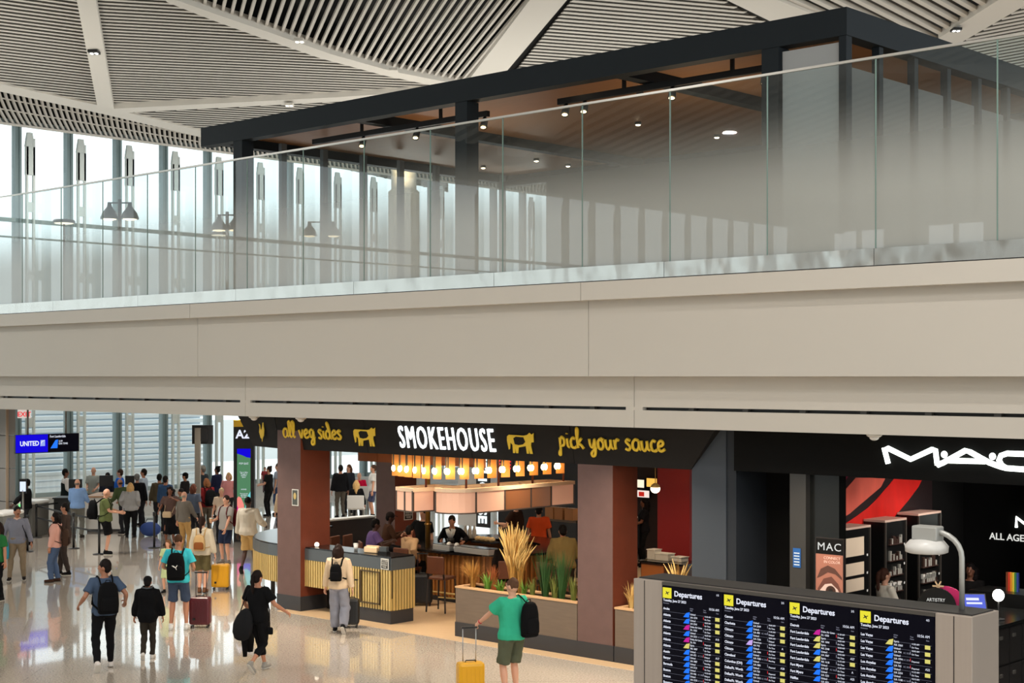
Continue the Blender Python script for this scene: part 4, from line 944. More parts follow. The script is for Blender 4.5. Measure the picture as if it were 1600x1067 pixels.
# poster of an eye
q0, q1 = X_at(1277, 19.55), X_at(1321, 19.55); ph = 2.42
po = thing('eye_poster', 'standing poster showing a close up eye under a black MAC header', 'poster', (q0, 19.5, 0)); W = q1 - q0
MB().box(0, W, 0, .06, 0, ph).build('board', mat('poster_board', (36, 30, 28), .4), po)
MB().box(.01, W - .01, -.006, 0, .1, ph - .24).build('photo_print', mat('poster_skin', (150, 98, 82), .45, var=.12, vscale=1.5), po)
MB().box(.01, W - .01, -.006, 0, ph - .235, ph - .01).build('header', M_shop, po)
text('header_lettering', 'MAC', .16, M_soft, po, wallM(W / 2, -.009, ph - .18), .002, 'CENTER', sx=1.1, cs=1.15)
text('poster_text', 'CONNECT\nIN COLOR', .058, mat('poster_text_pale', (226, 190, 178), .6), po, wallM(W * .6, -.009, ph - .31), .001, 'CENTER')
def flat(mb, poly, d, mi=0): n = len(poly); mb.add([(u * W, d, v) for u, v in poly], [tuple(range(n))], mi)
eb = MB(); flat(eb, [(.06, 1.82), (.2, 1.96), (.45, 2.02), (.7, 1.98), (.95, 1.86), (.95, 1.82), (.72, 1.90), (.45, 1.92), (.2, 1.85)], -.009); eb.build('eyebrow', mat('poster_brow', (78, 46, 36), .6), po)
eb = MB(); flat(eb, [(.08, 1.66), (.3, 1.82), (.58, 1.86), (.82, 1.76), (.95, 1.62), (.8, 1.54), (.5, 1.51), (.25, 1.56)], -.008); eb.build('eyelid', mat('poster_lid', (92, 52, 42), .6), po)
eb = MB(); flat(eb, [(.16, 1.64), (.35, 1.74), (.58, 1.76), (.8, 1.68), (.9, 1.60), (.7, 1.54), (.4, 1.54)], -.01); eb.build('eye_white', mat('poster_eye_white', (196, 172, 164), .6), po)
MB().lathe([(.085, 0), (.085, .002)], (0, 0, 0), 18).build('iris', mat('poster_iris', (58, 34, 24), .4), po, xf=Matrix.Translation((W * .56, -.011, 1.64)) @ Matrix.Rotation(R(90), 4, 'X'))
MB().lathe([(.035, 0), (.035, .002)], (0, 0, 0), 14).build('pupil', M_black, po, xf=Matrix.Translation((W * .56, -.0125, 1.65)) @ Matrix.Rotation(R(90), 4, 'X'))
# blue notice on the post
p = at_y(1239, 886, 19.77); q = at_y(1251, 857, 19.77)
bn = thing('blue_notice', 'small blue notice with white lines on the dark shop post', 'notice', (p.x, 19.775, p.z)); W2, H2 = q.x - p.x, q.z - p.z
MB().box(0, W2, -.006, 0, 0, H2).build('plate', mat('notice_blue', (28, 84, 150), .5), bn)
mb = MB()
for k in range(5): mb.box(.02, W2 - .02, -.009, -.006, H2 * (.12 + .15 * k), H2 * (.17 + .15 * k))
mb.build('text_line', mat('notice_white', (210, 220, 230), .5), bn)
# makeup table with drawers, tablet, ring lamp, round magenta sign
cx = -9.75
cb = thing('makeup_counter', 'black makeup counter with locker style drawers behind the departures board', 'counter', (cx, 19.9, 0.008))
MB().box(-.7, 0, 0, 2.6, 0, 1.14).build('cabinet', M_ubody, cb)
MB().box(-.75, .04, -.04, 2.64, 1.14, 1.19).build('counter_top', M_gloss, cb)
for k in range(6):
    for j in range(2):
        d = MB().box(0, .012, .03 + k * .43, .43 + k * .43, .05 + j * .55, .57 + j * .55).build('door', mat('locker_door', (40, 38, 37), .3), cb)
        MB().box(.012, .03, .12 + k * .43, .2 + k * .43, .42 + j * .55, .47 + j * .55).build('handle', mat('locker_handle', (120, 116, 110), .3, metal=.6), d)
p = at_d(1527, 943, 21.6); tb = thing('display_tablet', 'tilted tablet showing a bright blue and yellow picture on the makeup counter', 'tablet', (p.x, p.y, 1.198), R(38))
Rt = Matrix.Translation((0, 0, .12)) @ Matrix.Rotation(R(-35), 4, 'X')
MB().box(-.16, .16, -.012, .012, 0, .42).build('bezel', M_black, tb, xf=Rt)
MB().box(-.145, .145, -.016, -.012, .015, .405).build('screen', glow('tablet_blue', (96, 110, 220), 1.0), tb, xf=Rt)
MB().box(-.12, .12, -.018, -.016, .06, .17).build('screen_picture', glow('tablet_yellow', (236, 196, 120), 1.0), tb, xf=Rt)
MB().box(-.12, .1, -.018, -.016, .25, .28).box(-.12, .06, -.018, -.016, .31, .35).build('screen_text', M_scw, tb, xf=Rt)
MB().box(-.03, .03, -.03, .03, 0, .2).box(-.12, .12, -.1, .1, 0, .015).build('stand', M_black, tb)
p = at_d(1560, 930, 22.4); rl = thing('vanity_lamp', 'glowing round vanity lamp on the makeup counter', 'lamp', (p.x, p.y, 1.198))
hz = p.z - 1.198
MB().path([(0, 0, 0), (0, 0, hz - .08)], .015, 8).lathe([(.09, 0), (.09, .02)], seg=16).build('stand', M_black, rl)
MB().ell((0, 0, hz), (.09, .05, .09), 16, 10).build('bulb', glow('vanity_glow', (255, 250, 236), 12), rl)
p = at_d(1468, 948, 22.3); rs = thing('round_sign', 'round magenta and black counter sign topped by a small star', 'sign', (p.x, p.y, 0.008), TH * .6)
hz = p.z
MB().lathe([(.3, 0), (.3, .05)], seg=32).build('magenta_disc', mat('sign_magenta', (190, 30, 96), .4), rs, xf=Matrix.Translation((.08, .03, hz)) @ Matrix.Rotation(R(90), 4, 'X'))
MB().lathe([(.28, 0), (.28, .05)], seg=32).build('black_disc', M_gloss, rs, xf=Matrix.Translation((-.04, -.03, hz)) @ Matrix.Rotation(R(90), 4, 'X'))
for k, s in enumerate(('ARTISTRY', 'BOOK A SERVICE', 'WITH AN ARTIST')): text('sign_lettering', s, .07 if k == 0 else .045, M_soft, rs, wallM(-.05, -.085, hz + .08 - .09 * k), .001, 'CENTER', sx=.85)
mb = MB()
for a in range(0, 180, 60): mb.bar((-.08 * math.cos(R(a)) - .02, -.03, hz + .3 - .08 * math.sin(R(a))), (.08 * math.cos(R(a)) - .02, -.03, hz + .3 + .08 * math.sin(R(a))), .02, .02)
mb.build('star', mat('star_gold', (210, 180, 140), .4), rs)
MB().box(-.05, .05, -.03, .03, 0, hz - .2).box(-.2, .2, -.15, .15, 0, .03).build('stand', M_black, rs)
p = at_d(1582, 905, 24); fl = thing('product_display', 'small counter display with rainbow stripes beside a black console', 'product display', (p.x, p.y, .008))
MB().box(-.6, 1.2, -.3, .4, 0, p.z - .2).build('console', M_ubody, fl)
mb = MB()
for k in range(6): mb.box(-.1 + .035 * k, -.068 + .035 * k, -.02, .02, p.z - .2, p.z + .1, k)
mb.build('rainbow_stripe', [mat('stripe_%d' % k, c, .5) for k, c in enumerate([(120, 60, 30), (210, 60, 40), (226, 140, 40), (226, 200, 60), (60, 130, 70), (50, 70, 150)])], fl)

# ================================================================== GATE AREA
M_post = mat('stanchion_black', (18, 18, 20), .4); M_wht = mat('white_laminate', (222, 222, 218), .4); M_gdesk = mat('desk_wood_top', (176, 132, 92), .45); M_gm = mat('gate_metal', (122, 120, 114), .4, metal=.4)
def stanchion(px, py, label, belts=()):
    p = at_z(px, py, 0); t = thing('belt_stanchion', label, 'stanchion', (p.x, p.y, 0), 0, None)
    MB().lathe([(.17, 0), (.17, .015), (.05, .03)], seg=20).build('base', M_post, t)
    MB().path([(0, 0, .02), (0, 0, .98)], .033, 12).build('post', M_post, t)
    MB().lathe([(.042, .9), (.042, 1.0), (.03, 1.01)], seg=14).build('belt_head', M_post, t)
    for bx, by in belts:
        q = at_z(bx, by, 0) - p
        MB().bar((0, 0, .94), (q.x, q.y, .94), .004, .05).build('belt', M_post, t)
        if py > 845: MB().bar((0, 0, .6), (q.x, q.y, .6), .004, .05).build('belt', M_post, t)
    return t
stanchion(155, 866, 'black belt stanchion beside the man in the olive shirt', [(115, 857)])
stanchion(241, 856, 'black belt stanchion in front of the woman with curly hair', [])
stanchion(115, 857, 'black belt stanchion behind the man with the brown backpack', [(57, 840)])
stanchion(57, 840, 'black belt stanchion before the boarding scanner pods', [(100, 832)])
stanchion(43, 862, 'black belt stanchion behind the man in the grey sweater')
def pod(px, py, rz, label):
    p = at_z(px, py, 0); t = thing('boarding_scanner', label, 'scanner pod', (p.x, p.y, 0), rz)
    MB().box(-.3, .3, -.5, .5, 0, .95).build('pod_body', M_gm, t, bevel=.02)
    MB().box(-.32, .32, -.55, .55, .95, 1.06).build('pod_top', M_wht, t, bevel=.05)
    MB().box(-.1, .1, -.555, -.55, .9, .98).build('status_light', glow('pod_green', (120, 240, 140), 1.6), t)
pod(49, 836, R(30), 'white topped grey boarding scanner pod beside the tablet stand')
pod(6, 858, R(30), 'white topped boarding scanner pod with green light at the edge of the queue')
def monitor(px, py, d, wd, ht, label, rz, zb=1.1):
    p = at_d(px, py, d); t = thing('monitor', label, 'monitor', (p.x, p.y, zb), rz); zc = p.z - zb
    MB().box(-wd / 2, wd / 2, -.02, .02, zc - ht / 2, zc + ht / 2).build('panel', M_black, t, bevel=.008)
    MB().box(-.03, .03, .02, .05, .02, zc).box(-.12, .12, -.08, .1, 0, .02).build('stand', M_black, t)
def desk(px0, px1, d, wood, label):
    a, b = at_d(px0, 800, d), at_d(px1, 800, d); L = (Vector((b.x, b.y)) - Vector((a.x, a.y))).length; an = math.atan2(b.y - a.y, b.x - a.x)
    t = thing('gate_desk', label, 'desk', (a.x, a.y, 0), an)
    MB().box(0, L, 0, .7, .08, 1.06).build('desk_body', M_wht if wood else M_black, t)
    MB().box(-.03, L + .03, -.05, 1.6 if wood else .75, 1.06, 1.1).build('desk_top', M_gdesk if wood else M_black, t)
    MB().box(.03, L - .03, .03, .67, 0, .08).build('kick_plate', M_kick, t)
desk(84, 107, 46.2, False, 'black gate podium in front of the agent in a dark vest')
desk(134, 188, 46.8, True, 'white gate desk with wooden top under the windows')
monitor(118, 757, 47.0, .42, .34, 'black monitor on the gate podium beside the agent in a vest', TH)
monitor(166, 751, 47.6, .42, .34, 'black monitor on the wooden gate desk before the man in blue', TH + .3)
monitor(203, 750, 48.3, .3, .28, 'small black monitor on the far end of the gate desk', TH)
p = at_d(36, 760, 43.5); ts = thing('tablet_stand', 'white tablet on a slim floor stand beside the boarding pods', 'tablet stand', (p.x, p.y, 0), TH)
MB().path([(0, 0, 0), (0, 0, p.z - .1)], .03, 8).lathe([(.16, 0), (.16, .02)], seg=16).build('stand', M_gm, ts)
MB().box(-.1, .1, -.02, .02, p.z - .2, p.z + .22).build('tablet_case', M_black, ts)
MB().box(-.085, .085, -.026, -.02, p.z - .14, p.z + .14).build('screen', glow('tablet_white', (214, 226, 244), 1.2), ts)
# UNITED gate screen
p0, p1 = Y_at(24, -40), Y_at(123.5, -40); zt = at_x(24, 679.5, -40).z; zb = at_x(24, 709, -40).z
us = thing('gate_screen', 'wide hanging gate screen, blue UNITED half and black flight half', 'screen', (-40, p0, zb)); L = p1 - p0; H = zt - zb
MB().box(-.08, 0, 0, L, 0, H).build('housing', M_black, us)
MB().box(0, .006, .01, L * .5, .02, H - .01).build('airline_screen', glow('gate_blue', (22, 10, 220), 1.0), us)
MB().box(0, .006, L * .51, L - .02, .02, H - .01).build('flight_screen', M_scr, us)
def sideM(y, z): return Matrix.Translation((.008, y, z)) @ Matrix.Rotation(R(90), 4, 'Z') @ Matrix.Rotation(R(90), 4, 'X')
o = text('lettering', 'UNITED', .19, M_scw, us, sideM(L * .07, H * .4), .002, off=.005); fitx(o, L * .29)
MB().box(.007, .01, L * .385, L * .455, H * .36, H * .68).build('globe_logo', glow('logo_blue_white', (150, 170, 240), 1), us)
mb = MB()
for k in range(4): mb.bar((.011, L * .385, H * (.36 + .06 * k)), (.011, L * (.40 + .018 * k), H * .68), .004, .008)
mb.build('globe_line', M_scw, us)
text('flight_text', 'Fort Lauderdale', .1, M_scw, us, sideM(L * .53, H * .8), .002, sx=.8)
text('flight_text', '2:39\nON TIME', .075, M_scw, us, sideM(L * .67, H * .55), .002)
MB().add([(.009, L * .54, H * .22), (.009, L * .65, H * .22), (.009, L * .66, H * .68), (.009, L * .62, H * .66)], [(0, 1, 2, 3)]).build('tail_logo', M_scb, us)
mb = MB()
for y in (L * .2, L * .8): mb.path([(-.04, y, H), (-.04, y, 4.0 - zb)], .03, 8)
mb.build('hanger_rod', M_gm, us)
# exit sign
p = at_d(38, 647, 46); ex = thing('exit_sign', 'small red EXIT sign hanging above the gate screen', 'sign', p, TH)
MB().box(-.2, .2, -.02, .02, -.12, .14).build('panel', mat('exit_white', (236, 226, 222), .5, emit=.5), ex); MB().box(-.03, .03, -.01, .01, .14, 4.0 - p.z).build('bracket', M_gm, ex)
o = text('lettering', 'EXIT', .2, glow('exit_red', (226, 40, 50), 1.1), ex, wallM(0, -.022, -.07), .002, 'CENTER', off=.004)
# display on a pole
p = at_d(316, 679, 45); pd = thing('pole_display', 'dark display seen from behind on a tall grey pole above the queue', 'display', (p.x, p.y, 0), TH)
MB().box(-.31, .31, .02, .1, p.z - .28, p.z + .28).box(-.12, .16, -.06, .02, p.z - .2, p.z + .18).build('display_back', M_black, pd)
MB().box(-.2, -.04, -.12, 0, 0, p.z + .2).build('pole', mat('display_pole', (122, 116, 106), .5), pd)
MB().box(-.4, .16, -.3, .2, 0, .02).build('base', M_gm, pd)
# gate totem
p = at_d(381, 700, 44); gp = thing('gate_totem', 'tall black gate totem numbered A27 with a colourful quiz screen', 'totem', (p.x, p.y, 0), TH); W = .6; h = at_d(381, 656, 44).z
MB().box(-W / 2, W / 2, 0, .25, 0, h - .2).build('housing', M_black, gp)
MB().box(-W / 2, W / 2, -.005, .25, h - .2, h).build('header', mat('totem_gold', (206, 166, 40), .5, emit=.2), gp)
o = text('gate_number', 'A27', .34, M_scw, gp, wallM(-W / 2 + .07, -.008, h - .53), .003, off=.010)
z1, z0 = at_d(381, 701, 44).z, at_d(381, 812, 44).z; sw = .195
def gpoly(nm, poly, m, d): n = len(poly); return MB().add([(u * sw, -d, z0 + v * (z1 - z0)) for u, v in poly], [tuple(range(n))]).build(nm, m, gp)
gpoly('screen', [(-1, 0), (1, 0), (1, 1), (-1, 1)], glow('totem_green', (84, 132, 96), 1.0), .006)
gpoly('screen_top_band', [(-1, .93), (-.3, .91), (.4, .88), (1, .87), (1, 1), (-1, 1)], glow('gate_blue', (22, 10, 220)  , 1.0), .008)
gpoly('pink_wave', [(-1, .0), (-.2, .0), (.1, .1), (.0, .22), (-.4, .31), (-.8, .33), (-1, .3)], glow('totem_pink', (246, 140, 130), 1.0), .008)
gpoly('magenta_wave', [(-1, 0), (-.1, 0), (-.4, .08), (-.8, .16), (-1, .2)], glow('totem_magenta', (220, 20, 140), 1.0), .010)
gpoly('cyan_wave', [(.0, .08), (.3, .22), (.6, .34), (1, .4), (1, .08)], glow('totem_cyan', (120, 214, 220), 1.0), .009)
gpoly('blue_wave', [(-.4, 0), (1, 0), (1, .12), (.4, .07), (-.2, .09)], glow('gate_blue', (22, 10, 220), 1.0), .011)
for k, (s, v, sz) in enumerate((('POP QUIZ', .78, .075), ('True or false:\nThe gate is\none floor\nbelow', .66, .055), ('ANSWER', .42, .05), ('Turn around\nand follow\nthe signs', .36, .055))): text('screen_text', s, sz, M_scw, gp, wallM(0, -.012, z0 + v * (z1 - z0)), .001, 'CENTER', sx=.8, ls=.85)

# low wall and booth seats at the far side of the restaurant, chairs and tables
M_leather = mat('brown_leather', (96, 54, 32), .5, var=.15, vscale=6); M_leg = mat('chair_leg_dark', (30, 22, 18), .5)
struct(MB().box(-30.1, -29.9, 24.3, 26.9, 0, 1.08).build('wall_restaurant_low', mat('low_wall', (40, 28, 22), .5))); struct(MB().box(-30.2, -29.85, 24.3, 26.9, 1.08, 1.12).build('trim_5', M_wht))
def bar_chair(x, y, rz, label, hs=.72, group=None):
    t = thing('bar_chair', label, 'chair', (x, y, 0.006), rz, group)
    MB().box(-.22, .22, -.2, .22, hs - .06, hs).build('seat', M_leather, t, bevel=.02)
    MB().box(-.21, .21, -.24, -.19, hs + .06, hs + .42).build('backrest', M_leather, t, bevel=.02)
    for a in (-1, 1):
        for b in (-1, 1): MB().bar((a * .2, b * .19, hs - .06), (a * .23, b * .22, 0), .03, .03).build('leg', M_leg, t)
        MB().bar((a * .19, -.2, hs - .04), (a * .19, -.22, hs + .1), .03, .03).build('back_post', M_leg, t)
    MB().bar((-.21, .2, .25), (.21, .2, .25), .025, .025).build('footrest', M_gold, t)
    return t
def chair_px(px, d, rz, label, **k): p = at_d(px, 800, d); return bar_chair(p.x, p.y, rz, label, **k)
chair_px(690, 30.9, R(12), 'brown leather bar chair drawn up to the bar next to a black suitcase')
chair_px(536, 34.6, R(-70), 'brown leather chair nearest the entrance column')
chair_px(556, 34.9, R(-70), 'brown leather chair behind the man in purple, second from the entrance column')
chair_px(578, 33.6, R(-32), 'brown leather chair under the man in purple')
chair_px(602, 35.2, R(-37), 'brown leather chair under the man in the dark cap')
chair_px(793, 30.2, R(50), 'brown chair under the guest bent low behind the tall dried grass')
chair_px(862, 29.9, R(0), 'brown chair between the tall dried grass and the hooded guest')
chair_px(637, 32.4, R(5), 'dark chair under the woman in the beige hoodie')
chair_px(893, 29.3, R(-10), 'brown chair behind the hooded guest by the rust brown column')
def table(px, d, label, wd=.8, dp=.8, h=.76, m=None):
    p = at_d(px, 850, d); t = thing('dining_table', label, 'table', (p.x, p.y, .006), 0)
    MB().box(-wd / 2, wd / 2, -dp / 2, dp / 2, h - .04, h).build('tabletop', m or mat('table_wood', (110, 62, 38), .3), t, bevel=.008)
    for a in (-1, 1):
        for b in (-1, 1): MB().bar((a * (wd / 2 - .06), b * (dp / 2 - .06), 0), (a * (wd / 2 - .06), b * (dp / 2 - .06), h - .04), .05, .05).build('leg', M_leg, t)
    return t, p
tt, tp = table(1014, 28.6, 'wooden dining table with condiments beyond the rust brown column')
def bottle(x, y, z, h, m, label, group=None, name='condiment_bottle'):
    o = thing(name, label, 'bottle', (x, y, z), 0, group)
    MB().lathe([(h * .16, 0), (h * .17, h * .1), (h * .17, h * .6), (h * .07, h * .78), (h * .07, h * .92)], seg=12).build('bottle_body', m, o)
    MB().lathe([(h * .08, h * .92), (h * .08, h), (h * .05, h * 1.01)], seg=10).build('cap', M_wht, o)
for k in range(4): bottle(tp.x - .12 + .07 * k, tp.y + .03 * (k % 2), .766, .2, [mat('bottle_red', (150, 40, 26), .3), mat('bottle_clear', (200, 190, 176), .2), mat('bottle_amber', (150, 90, 40), .3), mat('bottle_clear', (200, 190, 176))][k], 'condiment bottle on the table beyond the rust brown column', 'condiments on the far table')
sc_ = at_d(1045, 850, 31.5); sv = thing('serving_console', 'dark serving console stacked with cartons before the red wall', 'console', (sc_.x, sc_.y, .006))
MB().box(-.5, .6, -.3, .3, 0, .92).build('cabinet', mat('console_wood', (74, 40, 26), .4), sv); MB().box(-.54, .64, -.34, .34, .92, .96).build('console_top', M_top, sv); MB().box(-.48, .1, -.31, -.3, .45, .88).build('door', mat('console_door', (170, 104, 54), .4), sv)
for k, (dx, dy, sx_, h, lb_) in enumerate([(-.38, 0, .2, .2, 'upright white carton at the end of the serving console'), (-.1, 0, .34, .14, 'wide white takeaway box in the middle of the serving console'), (.25, .05, .26, .09, 'low white tray at the red wall end of the serving console')]):
    o = thing('takeaway_box', lb_, 'box', (sc_.x + dx, sc_.y + dy, .966)); MB().box(-sx_ / 2, sx_ / 2, -.12, .12, 0, h).build('carton', mat('carton_white', (226, 218, 204), .6), o, bevel=.01); MB().box(-sx_ / 2 - .01, sx_ / 2 + .01, -.13, .13, h, h + .015).build('lid', mat('carton_lid', (236, 230, 220), .6), o)
# things on the front counter and on the bar
def oc(px): return Vector((X_at(px, 20.12), 20.12, 1.311))
p = oc(583); o = thing('paper_bag', 'flat cream paper bag on the front counter beside the card terminal', 'bag', p, .2); MB().box(-.16, .16, -.1, .1, 0, .12).build('bag_body', mat('cream_paper', (226, 196, 156), .7), o, bevel=.02); MB().box(-.15, .15, -.02, .02, .12, .14).build('fold', mat('cream_paper', (226, 196, 156)), o)
p = oc(556); o = thing('paper_cup', 'white paper cup on the front counter', 'cup', p); MB().lathe([(.035, 0), (.05, .13)], seg=16).build('cup_body', M_wht, o); MB().lathe([(.053, .13), (.05, .145)], seg=16).build('rim', M_wht, o)
p = oc(600); o = thing('card_terminal', 'grey card terminal on the front counter', 'terminal', p, .3); MB().box(-.1, .1, -.07, .07, 0, .05).build('base', M_black, o); MB().box(-.08, .08, -.05, .05, .05, .14).build('screen_head', M_band2, o)
p = Vector((-24.0, 20.0, 1.31)); o = thing('counter_light', 'small glowing ball on the counter next to the entrance column', 'light', p); MB().ell((0, 0, .05), (.05, .05, .05), 12, 8).build('globe', glow('counter_ball', (255, 236, 210), 2.5), o); MB().lathe([(.03, 0), (.03, .01)], seg=10).build('foot', M_black, o)
M_white_tray = mat('steel_tray', (196, 200, 200), .25, metal=.5)
for (px, d, wd, lb_) in ((666, 31.6, .5, 'curved steel plate rail on the bar beside the bronze pole'), (735, 31.3, 1.0, 'long curved steel plate rail on the bar front')):
    p = at_z(px, 588 + (CAMZ - 1.13) * F / d, 1.11); o = thing('bar_splash_rail', lb_, 'rail', (p.x, max(p.y, 22.5), 1.11), 0)
    MB().box(-wd / 2, wd / 2, 0, .3, 0, .12).build('rail_front', M_white_tray, o, bevel=.01); MB().box(-wd / 2, wd / 2, .02, .3, .12, .13).build('rail_top', M_top, o)
for k, (px, d, lb_) in enumerate([(690, 31.9, 'jar of napkins on the bar between the two steel plate rails'), (699, 31.7, 'small glass jar on the bar right beside the napkin jar')]):
    p = at_d(px, 855, d); o = thing('napkin_jar', lb_, 'jar', (p.x, max(p.y, 22.6), 1.11)); MB().lathe([(.06, 0), (.07, .1)], seg=14).build('jar', M_white_tray, o); MB().ell((0, 0, .13), (.055, .055, .06), 10, 6).build('napkin', M_wht, o)
p = at_d(704, 836, 33.4); o = thing('napkin_bundle', 'bundle of white napkins standing in a dark holder on the bar', 'napkins', (p.x, p.y, 1.11)); MB().lathe([(.07, 0), (.09, .12)], seg=14).build('holder', M_black, o)
mb = MB()
for k in range(7): mb.path([(0, 0, .1), (.05 * math.cos(k), .05 * math.sin(k), .22), (.1 * math.cos(k), .1 * math.sin(k), .32)], [.03, .04, .02], 6)
mb.build('napkin', M_wht, o)
for k, px in enumerate((727, 734, 741)): 
    p = at_d(px, 830, 34.5); bottle(p.x, p.y, 1.11, .3, mat('bottle_clear', (200, 190, 176)), 'clear bottle standing on the bar before the white kitchen panel', 'bottles on the bar')
p = at_d(758, 832, 33.6); o = thing('bread_tray', 'tray of cream coloured buns on the bar', 'tray', (p.x, p.y, 1.11)); MB().box(-.3, .3, -.15, .15, 0, .03).build('tray', M_black, o); 
for a in range(4): MB().ell((-.21 + .14 * a, 0, .08), (.075, .1, .06), 10, 6).build('bun', mat('bun_cream', (224, 190, 136), .6), o)
p = at_d(880, 800, 36.5); sh = thing('carton_shelf', 'wooden shelf of kraft cartons beside the rust brown column', 'shelf', (p.x, p.y, .006)); 
MB().box(-.6, .6, -.15, .2, 1.3, 1.35).build('shelf_board', M_pwood, sh); MB().box(-.6, .6, -.15, .2, .6, .65).build('shelf_board', M_pwood, sh)
for a in (-.58, .54): MB().box(a, a + .04, -.15, .2, 0, 1.35).build('upright', M_leg, sh)
for k, dx in enumerate((-.35, -.05, .28)): 
    o = thing('kraft_carton', 'kraft carton standing on the wooden shelf by the rust brown column', 'carton', (p.x + dx, p.y, 1.356), 0, 'cartons on the wooden shelf'); MB().box(-.13, .13, -.12, .12, 0, .28).build('carton', mat('kraft', (176, 124, 80), .7), o); MB().box(-.13, .13, -.03, .03, .28, .285).build('tape', mat('carton_white', (226, 218, 204)), o)

# ---- luggage
def suitcase(px, py, w_, d_, h_, m, label, rz=TH, handle=0., d=None, name='suitcase'):
    p = at_z(px, py, 0) if d is None else at_d(px, py, d)
    t = thing(name, label, 'suitcase', (p.x, p.y, 0.0), rz)
    b = MB().box(-w_ / 2, w_ / 2, -d_ / 2, d_ / 2, .06, h_).build('shell', m, t, bevel=.045)
    mb = MB()
    for k in range(5): mb.box(-w_ / 2 + w_ * (.14 + .16 * k), -w_ / 2 + w_ * (.20 + .16 * k), -d_ / 2 - .006, -d_ / 2 + .01, .13, h_ - .08)
    mb.build('shell_groove', m, b)
    MB().box(-.002, .002, 0, 0, 0, 0)
    for a in (-1, 1):
        for c in (-1, 1):
            wh = MB().lathe([(.028, -.012), (.028, .012)], seg=12).build('wheel', M_black, t); wh.matrix_local = Matrix.Translation((a * (w_ / 2 - .05), c * (d_ / 2 - .045), .028)) @ Matrix.Rotation(R(90), 4, 'Y')
            MB().box(a * (w_ / 2 - .05) - .02, a * (w_ / 2 - .05) + .02, c * (d_ / 2 - .045) - .02, c * (d_ / 2 - .045) + .02, .04, .08).build('wheel_fork', M_black, wh).matrix_local = wh.matrix_local.inverted()
    MB().path([(-.08, 0, h_ - .005), (-.07, 0, h_ + .025), (.07, 0, h_ + .025), (.08, 0, h_ - .005)], .01, 6).build('carry_handle', M_black, t)
    if handle:
        MB().path([(-.1, d_ * .3, h_ - .02), (-.1, d_ * .3, h_ + handle)], .008, 6).path([(.1, d_ * .3, h_ - .02), (.1, d_ * .3, h_ + handle)], .008, 6).build('handle_tube', mat('handle_silver', (176, 176, 178), .3, metal=.7) if 'silver' in label else mat('handle_dark', (56, 30, 32), .4, metal=.4), t)
        MB().bar((-.12, d_ * .3, h_ + handle), (.12, d_ * .3, h_ + handle), .03, .025).build('handle_grip', M_black, t)
    return t
M_yc = mat('suitcase_yellow', (226, 166, 22), .35); M_mc = mat('suitcase_maroon', (82, 14, 26), .35); M_bc = mat('suitcase_black', (16, 16, 18), .5)
suitcase(345, 921, .4, .25, .58, M_yc, 'yellow suitcase standing alone behind the maroon one', handle=.0)
suitcase(313, 980, .4, .25, .58, M_mc, 'maroon suitcase with raised handle beside the man in turquoise', handle=.46)
suitcase(660, 946, .42, .28, .66, M_bc, 'large black suitcase parked beside the bar chair', handle=.42)
suitcase(735, 1093, .4, .24, .56, M_yc, 'yellow suitcase with silver handle pulled by the man in green', handle=.5, rz=TH + .25)
suitcase(549, 980, .3, .24, .55, M_bc, 'black carry-on suitcase rolling behind the woman in the cream top', handle=.35)
p = at_z(235, 838, 0); o = thing('duffel_bag', 'blue duffel bag on the floor among the queue', 'bag', (p.x, p.y, 0), TH); MB().ell((0, 0, .22), (.32, .2, .22), 16, 10).build('bag_body', mat('duffel_blue', (34, 64, 130), .7), o); MB().path([(-.15, 0, .4), (-.1, 0, .52), (.1, 0, .52), (.15, 0, .4)], .015, 6).build('handle', M_black, o)
# ================================================================== PEOPLE
from mathutils import noise
SKIN = {'fair': (214, 160, 132), 'tan': (186, 128, 98), 'brown': (128, 80, 58), 'dark': (74, 46, 36), 'olive': (170, 116, 88)}
def skin(n): return mat('skin_' + n, SKIN[n], .5)
def hairm(c): return mat('hair_%d_%d_%d' % c, c, .65, var=.25, vscale=30, spec=.12)
def cloth(c, k=''): return mat('cloth_%d_%d_%d%s' % (c + (k,)), c, .85, var=.07, vscale=14, bump=.12, bscale=90, spec=.1)
def remesh(mb, vox, smooth=3, fold=0., fdir=(1, 1, .5), seed=0):
    me = bpy.data.meshes.new('tmp'); me.from_pydata(mb.v, [], mb.f); me.update()
    bm = bmesh.new(); bm.from_mesh(me); bmesh.ops.recalc_face_normals(bm, faces=bm.faces[:]); bm.to_mesh(me); bm.free()
    o = bpy.data.objects.new('tmp', me); COL.objects.link(o)
    r = o.modifiers.new('r', 'REMESH'); r.mode = 'VOXEL'; r.voxel_size = vox; r.use_smooth_shade = True
    s = o.modifiers.new('s', 'SMOOTH'); s.iterations = smooth; s.factor = .5
    dg = bpy.context.evaluated_depsgraph_get(); out = bpy.data.meshes.new_from_object(o.evaluated_get(dg))
    bpy.data.objects.remove(o); bpy.data.meshes.remove(me)
    if fold:
        nr = [v.normal.copy() for v in out.vertices]
        for v, n in zip(out.vertices, nr):
            c = Vector((v.co.x * 9 * fdir[0] + seed, v.co.y * 9 * fdir[1], v.co.z * 9 * fdir[2] + v.co.x * 4))
            v.co += n * (noise.noise(c) * fold)
    for p in out.polygons: p.use_smooth = True
    return out
def mesh_obj(name, me, mats, parent):
    me.materials.clear()
    for m in (mats if isinstance(mats, list) else [mats]): me.materials.append(m)
    me.name = name; o = bpy.data.objects.new(name, me); COL.objects.link(o); o.parent = parent; return o
